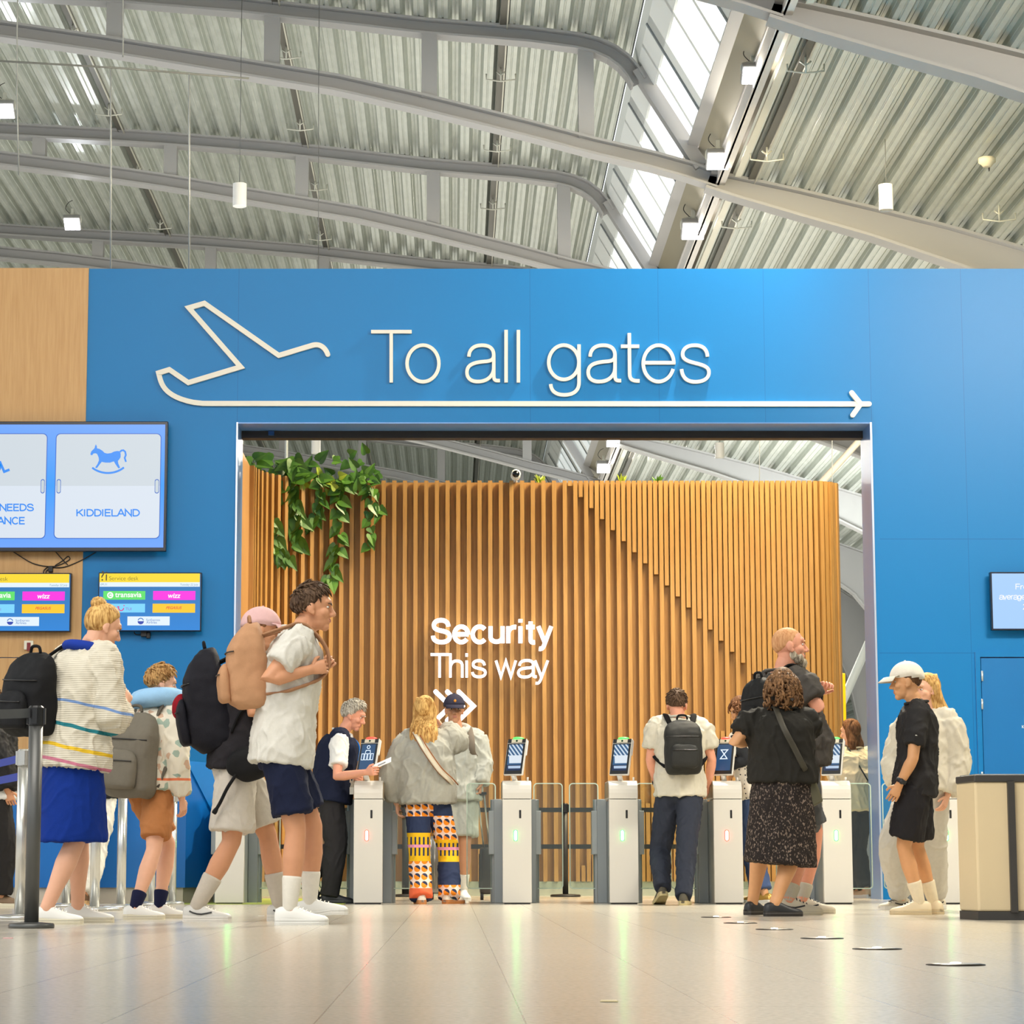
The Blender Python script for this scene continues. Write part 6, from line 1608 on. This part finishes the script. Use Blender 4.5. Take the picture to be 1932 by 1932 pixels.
c_ = nb.mix(nb.math('MULTIPLY', left, band(.74, .95)), c_, dots); c_ = nb.mix(nb.math('MULTIPLY', left, band(.545, .60)), c_, rgb((232, 180, 30))); c_ = nb.mix(nb.math('MULTIPLY', left, band(.40, .565)), c_, bars); c_ = nb.mix(nb.math('MULTIPLY', left, band(.36, .405)), c_, rgb((232, 180, 30)))
c_ = nb.mix(nb.math('MULTIPLY', left, band(.135, .36)), c_, dots); c_ = nb.mix(nb.math('MULTIPLY', left, band(.05, .135)), c_, rgb((226, 104, 66))); c_ = nb.mix(nb.math('MULTIPLY', left, band(.475, .50)), c_, rgb((226, 150, 180)))
c_ = nb.mix(nb.math('MULTIPLY', right, band(.54, .745)), c_, dots); c_ = nb.mix(nb.math('MULTIPLY', right, band(.505, .545)), c_, rgb((232, 180, 30))); c_ = nb.mix(nb.math('MULTIPLY', right, band(.40, .515)), c_, bars); c_ = nb.mix(nb.math('MULTIPLY', right, band(.355, .405)), c_, rgb((232, 180, 30))); c_ = nb.mix(nb.math('MULTIPLY', right, band(.455, .48)), c_, rgb((226, 150, 180))); c_ = nb.mix(nb.math('MULTIPLY', right, band(.0, .16)), c_, dots)
nb.color(c_)
bottom(F_, mp, 2.08, .012, .02, 'trousers', .026, amp=.004)
shoes(F_, M('shoe_multi', (226, 214, 196), .6), M('sole_gum', (190, 120, 60), .6), laces=lac, accent=M('stripe_teal', (24, 84, 84), .5))
cb_ = thing('shoulder_strap', 'cream crossbody strap with brown edges over the grey sweatshirt', 'bag strap', F_.NB)
pts = [F_.NB + V((-.13, .04, .035)), F_.NB + V((-.11, -.09, .02)), F_.cen(.72) + V((-.02, -.235, .02)), F_.cen(.45) + V((.1, -.24, .0)), F_.cen(.28) + V((.2, -.185, -.0)), F_.cen(.2) + V((.245, -.02, 0))]
strap_between(F_, cb_, pts, cloth('strap_cream', (206, 196, 176)), .026, 'webbing', .2)
for s in (-1, 1): strap_between(F_, cb_, [p + V((.022 * s, -.003, .010 * s)) for p in pts], cloth('strap_brown', (142, 90, 56)), .006, 'edging', .6)

# ---- G: young man in cap and grey hoodie
YG = GY(1699)
G_ = person('young man in navy cap and pale grey hoodie facing the camera', YG, 1.06, (857, 1340), (862, 1381), (860, 1497), 178, 178, (176, -4), [(846, 1699, 188), (874, 1699, 172)],
            [((822, 1440, .02), (836, 1486, -.06)), ((909, 1436, .0), (906, 1480, -.08))], sk_tan, dict(mat=hr_brown, style='fade', thick=.01, tufts=0), (1.0, 1, 1), (.7, 1.0))
hg = cloth('hoodie_grey', (190, 190, 180))
top(G_, hg, 1.93, -.10, .026, .035, 'hoodie', .010, .99, .85)
m = MB(); r_, f_ = G_.axes(1); m.tube([G_.NB + G_.spine * .03 + r_ * math.cos(t) * .105 + f_ * math.sin(t) * .095 + UP * (-.035 * math.sin(t) if True else 0) for t in [2 * PI * i / 26 for i in range(27)]], .036, 12); m.build('hood', hg, G_.root, True)
m = MB()
for s in (-1, 1): m.tube([G_.cen(.93) + G_.cf * .15 + r_ * .03 * s, G_.cen(.72) + G_.cf * .19 + r_ * .035 * s], .005, 6)
m.build('drawstrings', lac, G_.root, True)
bottom(G_, hg, .86, .02, .035, 'shorts', .0)
shoes(G_, wht, slw); socks(G_, sockw, .15)
cap(G_, cloth('cap_navy', (58, 56, 72)), badge=M('badge_orange', (230, 150, 40), .5))
tps = cloth('strap_taupe', (130, 118, 104))
backpack(G_, 'taupe backpack whose straps show over the grey hoodie of the young man', tps, .3, .44, .16, .62, .02, straps='RL', mstrap=tps)
# ---- luggage
def suitcase(label, px, pyb, wpx, hpx, mt, rib, handle=None, depth=.24, yaw=0):
    b = G(px, pyb); kx = PXM(b.y); w_ = wpx / kx; h = hpx / kx; s = thing('suitcase', label, 'suitcase', b)
    m = MB(); z0 = .055; rs = []
    for q in (0, .02, .06, .5, .94, .98, 1):
        sc_ = lerpt([(0, .86), (.02, .95), (.06, 1), (.94, 1), (.98, .95), (1, .86)], q)[0]
        rs.append(sring(b + UP * (z0 + (h - z0) * q), V((1, 0, 0)), V((0, 1, 0)), w_ / 2 * sc_, depth / 2 * sc_, 32, 5))
    m.rings(rs); m.build('shell', mt, s, True)
    if rib:
        m = MB(); n_ = 8
        for i in range(n_): xx = b.x - w_ * .42 + w_ * .84 * i / (n_ - 1); m.tube([V((xx, b.y - depth / 2 - .001, z0 + h * .08)), V((xx, b.y - depth / 2 - .001, h * .94))], .008, 8)
        m.build('ribs', mt, s, True)
    m = MB(); m.tube([V((b.x - w_ / 2 - .002, b.y, z0 + .05)), V((b.x - w_ / 2 - .002, b.y, h - .06))], .006, 6); m.tube([V((b.x + w_ / 2 + .002, b.y, z0 + .05)), V((b.x + w_ / 2 + .002, b.y, h - .06))], .006, 6); m.build('zip_seam', blk, s)
    for sx in (-1, 1):
        for sy in (-1, 1):
            c = b + V((sx * w_ * .38, sy * depth * .36, .035)); m = MB(); m.tube([c - V((.014, 0, 0)), c + V((.014, 0, 0))], .035, 18); wh = m.build('wheel', M('wheel_black', (26, 26, 26), .5), s, True)
            m = MB(); m.tube([c - V((.016, 0, 0)), c + V((.016, 0, 0))], .018, 12); m.build('wheel_hub', M('hub_grey', (180, 176, 166), .4), wh, True)
    if handle:
        for p0, p1 in handle[:2]: m = MB(); m.tube([p0, p1], .009, 8); m.build('handle_rod', M('rod_silver', (196, 198, 198), .25, .8), s, True)
        m = MB(); m.tube([handle[0][1] - V((.02, 0, 0)), handle[1][1] + V((.02, 0, 0))], .015, 8); m.build('grip', blk, s, True)
    return s
suitcase('silver ribbed suitcase behind the legs of the patterned trousers', 838, 1697, 60, 118, M('case_silver', (150, 146, 140), .3, .7), True)
bs_ = G(921, 1698); yy_ = bs_.y
suitcase('dark grey cabin case with extended handle gripped by the young man', 923, 1698, 36, 98, M('case_dark', (56, 52, 48), .45), False, [(P(913, 1604, yy_), P(901, 1498, YG - .12)), (P(924, 1604, yy_), P(913, 1497, YG - .08))], .22)

# ---- H: man with black backpack
YH = GY(1706)
H_ = person('man in pale t-shirt and dark jeans walking away with a black backpack', YH, 1.03, (1277, 1331), (1281, 1357), (1283, 1494), -3, -2, (10, -14), [(1290, 1708, 10), (1250, 1707, -8, 22)],
            [((1343, 1434, .0), (1337, 1478, .1)), ((1227, 1434, .0), (1238, 1476, .1))], sk_rosy, dict(mat=hr_short, style='fade', thick=.016, fr=60), (1.1, 1.05, 1.0))
top(H_, cloth('tee_pale', (206, 200, 184)), .66, -.06, .016, .022, 't_shirt', .008)
bottom(H_, cloth('jeans_dark', (50, 54, 66)), 2.04, .012, .012, 'jeans', .0)
shoes(H_, M('shoe_olive', (84, 78, 64), .7), M('sole_tan', (196, 178, 128), .6))
m = MB(); w0, d0, n0, e0, kk0 = H_.hands['L']; m.tube([w0 - d0 * .02, w0 + d0 * .01], .036, 14); m.build('watch', blk, H_.root, True)
_, bc = backpack(H_, 'black backpack on the back of the man in the pale t-shirt', cloth('pack_charcoal', (44, 44, 42), .6), .32, .46, .2, .60, .015, 0, 0, True, MATS['pack_strap_black'])

# ---- I: woman with dotted top at the red gate
YI = GY(1705)
I_ = person('woman with brown curls in white dotted top at the hourglass gate', YI, .94, (1398, 1342), (1406, 1386), (1430, 1498), -40, -45, (-48, -18), [(1444, 1705, -50), (1430, 1704.2, -35)],
            [((1396, 1432, .18), (1374, 1470, .1)), ((1412, 1434, -.16), (1362, 1446, -.1))], sk_gold, dict(mat=hr_mid, style='bob', thick=.03, locks=150, spread=1.12), (.96, 1, 1))
mp = M('dotted_white', (226, 216, 200), .85, spec=.2); nb = NB(mp); x, y, z, oc = nb.xyz(); vo = nb.n('ShaderNodeTexVoronoi'); vo.inputs['Scale'].default_value = 24; vo.inputs['Randomness'].default_value = .45; nb.nt.links.new(oc, vo.inputs['Vector'])
nb.color(nb.mix(nb.math('LESS_THAN', vo.outputs['Distance'], .17), rgb((226, 216, 200)), rgb((30, 30, 44))))
top(I_, mp, .1, -.04, .014, .02, 'blouse', .006)
m = MB(); s = I_.sh['L']; e = I_.el['L']; w_ = I_.wr['L']; m.tube([s, s.lerp(e, .5), e, e.lerp(w_, .5), w_], [.07, .066, .058, .052, .042], 14, dome=True); garment(I_, m, 'sleeve', cloth('sleeve_charcoal', (44, 46, 50)), .005)
bottom(I_, cloth('jeans_blue', (76, 94, 134)), 1.9, .012, .014, 'jeans')
shoes(I_, M('shoe_gold', (206, 160, 80), .3, .6), slw)

# ---- J: woman black tee, speckled skirt
YJ = GY(1728)
J_ = person('woman with brown bob in black t-shirt and speckled midi skirt, back turned', YJ, .93, (1477, 1299), (1475, 1342), (1476, 1474), 8, 6, (10, -4), [(1462, 1729, 72), (1420, 1726, 38)],
            [((1527, 1402, .06), (1508, 1440, .2)), ((1384, 1402, -.04), (1436, 1396, .2))], sk_gold, dict(mat=hr_curl, style='bob', thick=.034, locks=240, spread=1.16, amp=.01), (1.12, 1.2, 1.14))
top(J_, cloth('tee_black', (40, 38, 34), .8), .62, -.02, .018, .022, 't_shirt', .007)
mp = M('speckled_skirt', (44, 38, 36), .85, spec=.2); nb = NB(mp); x, y, z, oc = nb.xyz()
n_ = nb.noise(oc, 60, 2, (1.6, 1.6, .9)); n2_ = nb.noise(oc, 8, 2)
nb.color(nb.mix(nb.math('GREATER_THAN', n_, .60), rgb((42, 36, 34)), nb.mix(n2_, rgb((150, 132, 118)), rgb((90, 78, 70)))))
skirt(J_, mp, P(1468, 1630, YJ).z, .232, .2, .02, .005, -.02, tilt=-.10)
shoes(J_, blk, M('sole_dark', (44, 40, 38), .6))
sb_ = thing('shoulder_bag', 'small dark olive shoulder bag at the right hip of speckled skirt', 'bag', P(1535, 1523, YJ - .05))
ob = M('bag_olive', (84, 80, 58), .55); m = MB(); m.prism([P(a, b, YJ - .09) for a, b in ((1526, 1462), (1536, 1462), (1554, 1512), (1530, 1525), (1522, 1500))], V((0, .1, 0))); m.build('body', ob, sb_, bevel=.012)
m = MB(); m.prism([P(a, b, YJ - .1) for a, b in ((1522, 1455), (1530, 1456), (1534, 1480), (1524, 1478))], V((0, .11, 0))); m.build('flap', M('bag_flap', (44, 42, 36), .5), sb_, bevel=.006)
pts = [J_.NB + V((-.04, .06, .035)), J_.NB + V((-.05, -.06, .03)), P(1478, 1372, YJ - .24), P(1500, 1414, YJ - .235), P(1516, 1446, YJ - .2), P(1526, 1462, YJ - .06)]
strap_between(J_, sb_, pts, M('strap_olive', (58, 54, 44), .6), .02, 'strap', .25)

# ---- K: bald bearded man
YK = GY(1724)
K_ = person('tall bald man with grey beard in grey t-shirt looking right', YK, 1.10, (1489, 1221), (1474, 1270), (1496, 1440), 66, 62, (88, 2), [(1488, 1726, 84), (1514, 1724, 82)],
            [((1546, 1338, -.24), (1534, 1312, -.02)), ((1520, 1352, .3), (1544, 1312, .24))], sk_rosy, dict(mat=hr_red, style='fade', thick=.0005, amp=.0, step=.103), (1.10, 1.25, 1.15), (.9, .9), beard=hr_grb)
top(K_, cloth('tee_charcoal', (74, 70, 66), .8), .66, -.06, .018, .026, 't_shirt', .008, belly=.10)
bottom(K_, cloth('shorts_grey', (90, 92, 96)), .92, .014, .03, 'shorts')
shoes(K_, M('shoe_offwhite', (214, 206, 188), .5), crm, laces=blk, accent=M('stripe_black2', (26, 26, 30), .5)); socks(K_, cloth('sock_greyish', (190, 186, 172)), .10)
backpack(K_, 'black backpack mostly hidden on the tall bald man', cloth('pack_black2', (30, 30, 30), .7), .3, .42, .16, .62, .0, straps='R', mstrap=MATS['pack_strap_black'])

# ---- L: woman beyond the gate
YL = GY(1694.4)
L_ = person('woman with brown hair and beige top walking off beyond the last gate', YL, 1.0, (1604, 1382), (1607, 1414), (1614, 1518), -30, -28, (-48, -6), [(1634, 1694.4, -20), (1620, 1694, -35)],
            [((1640, 1462, .05), (1642, 1494, .1)), ((1578, 1460, -.08), (1588, 1496, -.1))], sk_pale, dict(mat=hr_mid, style='long', thick=.024, length=.16, locks=60), (1, 1, 1))
top(L_, cloth('top_beige', (214, 198, 168)), 1.85, -.1, .024, .045, 'blouse', .009, .98)
bottom(L_, cloth('trousers_black', (48, 46, 40)), 1.95, .014, .022, 'trousers')
shoes(L_, M('shoe_beige', (196, 170, 140), .6), slw)
cb_ = thing('shoulder_strap', 'thin dark crossbody strap over the beige top', 'bag strap', L_.NB)
strap_between(L_, cb_, [L_.NB + V((-.08, .02, .05)), L_.NB + V((-.05, -.12, .0)), L_.cen(.6) + V((.05, -.21, 0)), L_.cen(.2) + V((.17, -.17, 0)), L_.cen(.0) + V((.2, -.1, 0))], blk, .009, 'strap', .4)

# ---- N: girl in grey tracksuit
YN = GY(1718)
N_ = person('girl with long blond hair in pale grey tracksuit behind boy in black', YN, .95, (1749, 1303), (1752, 1346), (1744, 1482), -140, -140, (-118, -6), [(1700, 1717, -118), (1768, 1716, -125)],
            [((1690, 1438, .06), (1694, 1484, -.08)), ((1806, 1448, -.10), (1788, 1500, -.12))], sk_pale, dict(mat=hr_blond, style='long', thick=.02, length=.36, locks=90, spread=1.05, back=.06), (1.0, 1, 1), (.4, .4))
tg = cloth('tracksuit_grey', (206, 198, 180)); top(N_, tg, 1.93, -.05, .028, .04, 'sweatshirt', .008, .985, .82, hemflare=-.05)
bottom(N_, cloth('tracksuit_trousers', (196, 190, 178)), 1.92, .014, .024, 'trousers', amp=.005)
shoes(N_, M('shoe_twotone', (206, 196, 176), .6), slw, laces=blk, accent=M('stripe_black3', (30, 30, 30), .5))

# ---- M: boy white cap
YM = GY(1726)
M_ = person('boy in white cap, black t-shirt and black shorts facing left', YM, .955, (1710, 1288), (1729, 1329), (1726, 1484), -84, -86, (-84, -6), [(1762, 1725, -30), (1736, 1726, -87)],
            [((1736, 1432, .2), (1702, 1480, .18)), ((1722, 1432, -.21), (1697, 1480, -.18))], sk_gold, dict(mat=hr_brown, style='fade', thick=.008, tufts=0), (.82, .84, .9))
top(M_, cloth('tee_black2', (44, 42, 42), .75), .72, -.12, .012, .014, 't_shirt', .008)
bottom(M_, cloth('shorts_black', (36, 34, 36), .75), .86, .016, .032, 'shorts', .006)
shoes(M_, M('shoe_cream', (226, 208, 174), .5), M('sole_worn', (210, 190, 152), .6), laces=lac); socks(M_, cloth('sock_cream', (230, 216, 188)), .15)
cap(M_, cloth('cap_white', (236, 228, 214)))
m = MB(); w0, d0, n0, e0, kk0 = M_.hands['L']; m.tube([w0 - d0 * .04, w0 - d0 * .012], .035, 14); m.ell(w0 - d0 * .026 - n0 * .034, .017, .017, .02); m.build('watch', blk, M_.root, True)
q0 = M_.sh['L'].lerp(M_.el['L'], .52) + V((-.0, -.078, 0)); m = MB(); m.box(q0.x - .016, q0.x + .016, q0.y - .004, q0.y + .004, q0.z - .003, q0.z + .003); m.build('sleeve_tag', wht, M_.root)

# ---- O, P: people half hidden behind the stanchions at the left
YO = GY(1712)
O_ = person('person in black jacket and black trousers cut by left photo edge', YO, 1.0, (-14, 1332), (-14, 1368), (-10, 1490), 90, 90, (90, 0), [(2, 1712, 88), (-20, 1711.4, 92)],
            [((0, 1440, -.2), (14, 1490, -.16)), ((-10, 1440, .2), (-6, 1490, .2))], sk_tan, dict(mat=hr_brown, style='short'))
top(O_, cloth('tee_white2', (220, 220, 220)), .5, -.16, .014, .018, 't_shirt'); top(O_, cloth('jacket_black', (34, 33, 34), .7), 1.9, -.02, .03, .035, 'jacket', .010, .98, ring=False)
bottom(O_, cloth('trousers_black2', (38, 36, 36)), 1.95, .014, .025, 'trousers'); shoes(O_, M('shoe_brown', (120, 96, 72), .6), crm)
YP = GY(1706)
P_ = person('person in white trousers and dark top behind the silver stanchions', YP, .98, (176, 1346), (176, 1382), (176, 1502), 8, 8, (10, 0), [(158, 1707, 8), (138, 1706, -4)],
            [((206, 1440, .02), (206, 1486, .05)), ((146, 1440, .02), (146, 1488, .05))], sk_tan, dict(mat=hr_brown, style='short'))
top(P_, cloth('top_black', (40, 40, 44)), 1.2, -.04, .016, .02, 'top'); bottom(P_, cloth('trousers_white', (226, 222, 212)), 1.96, .016, .03, 'trousers', amp=.008)
shoes(P_, M('shoe_brown2', (120, 90, 66), .6), M('sole_tan2', (200, 160, 110), .6))
bpy.data.scenes.remove(SC2)
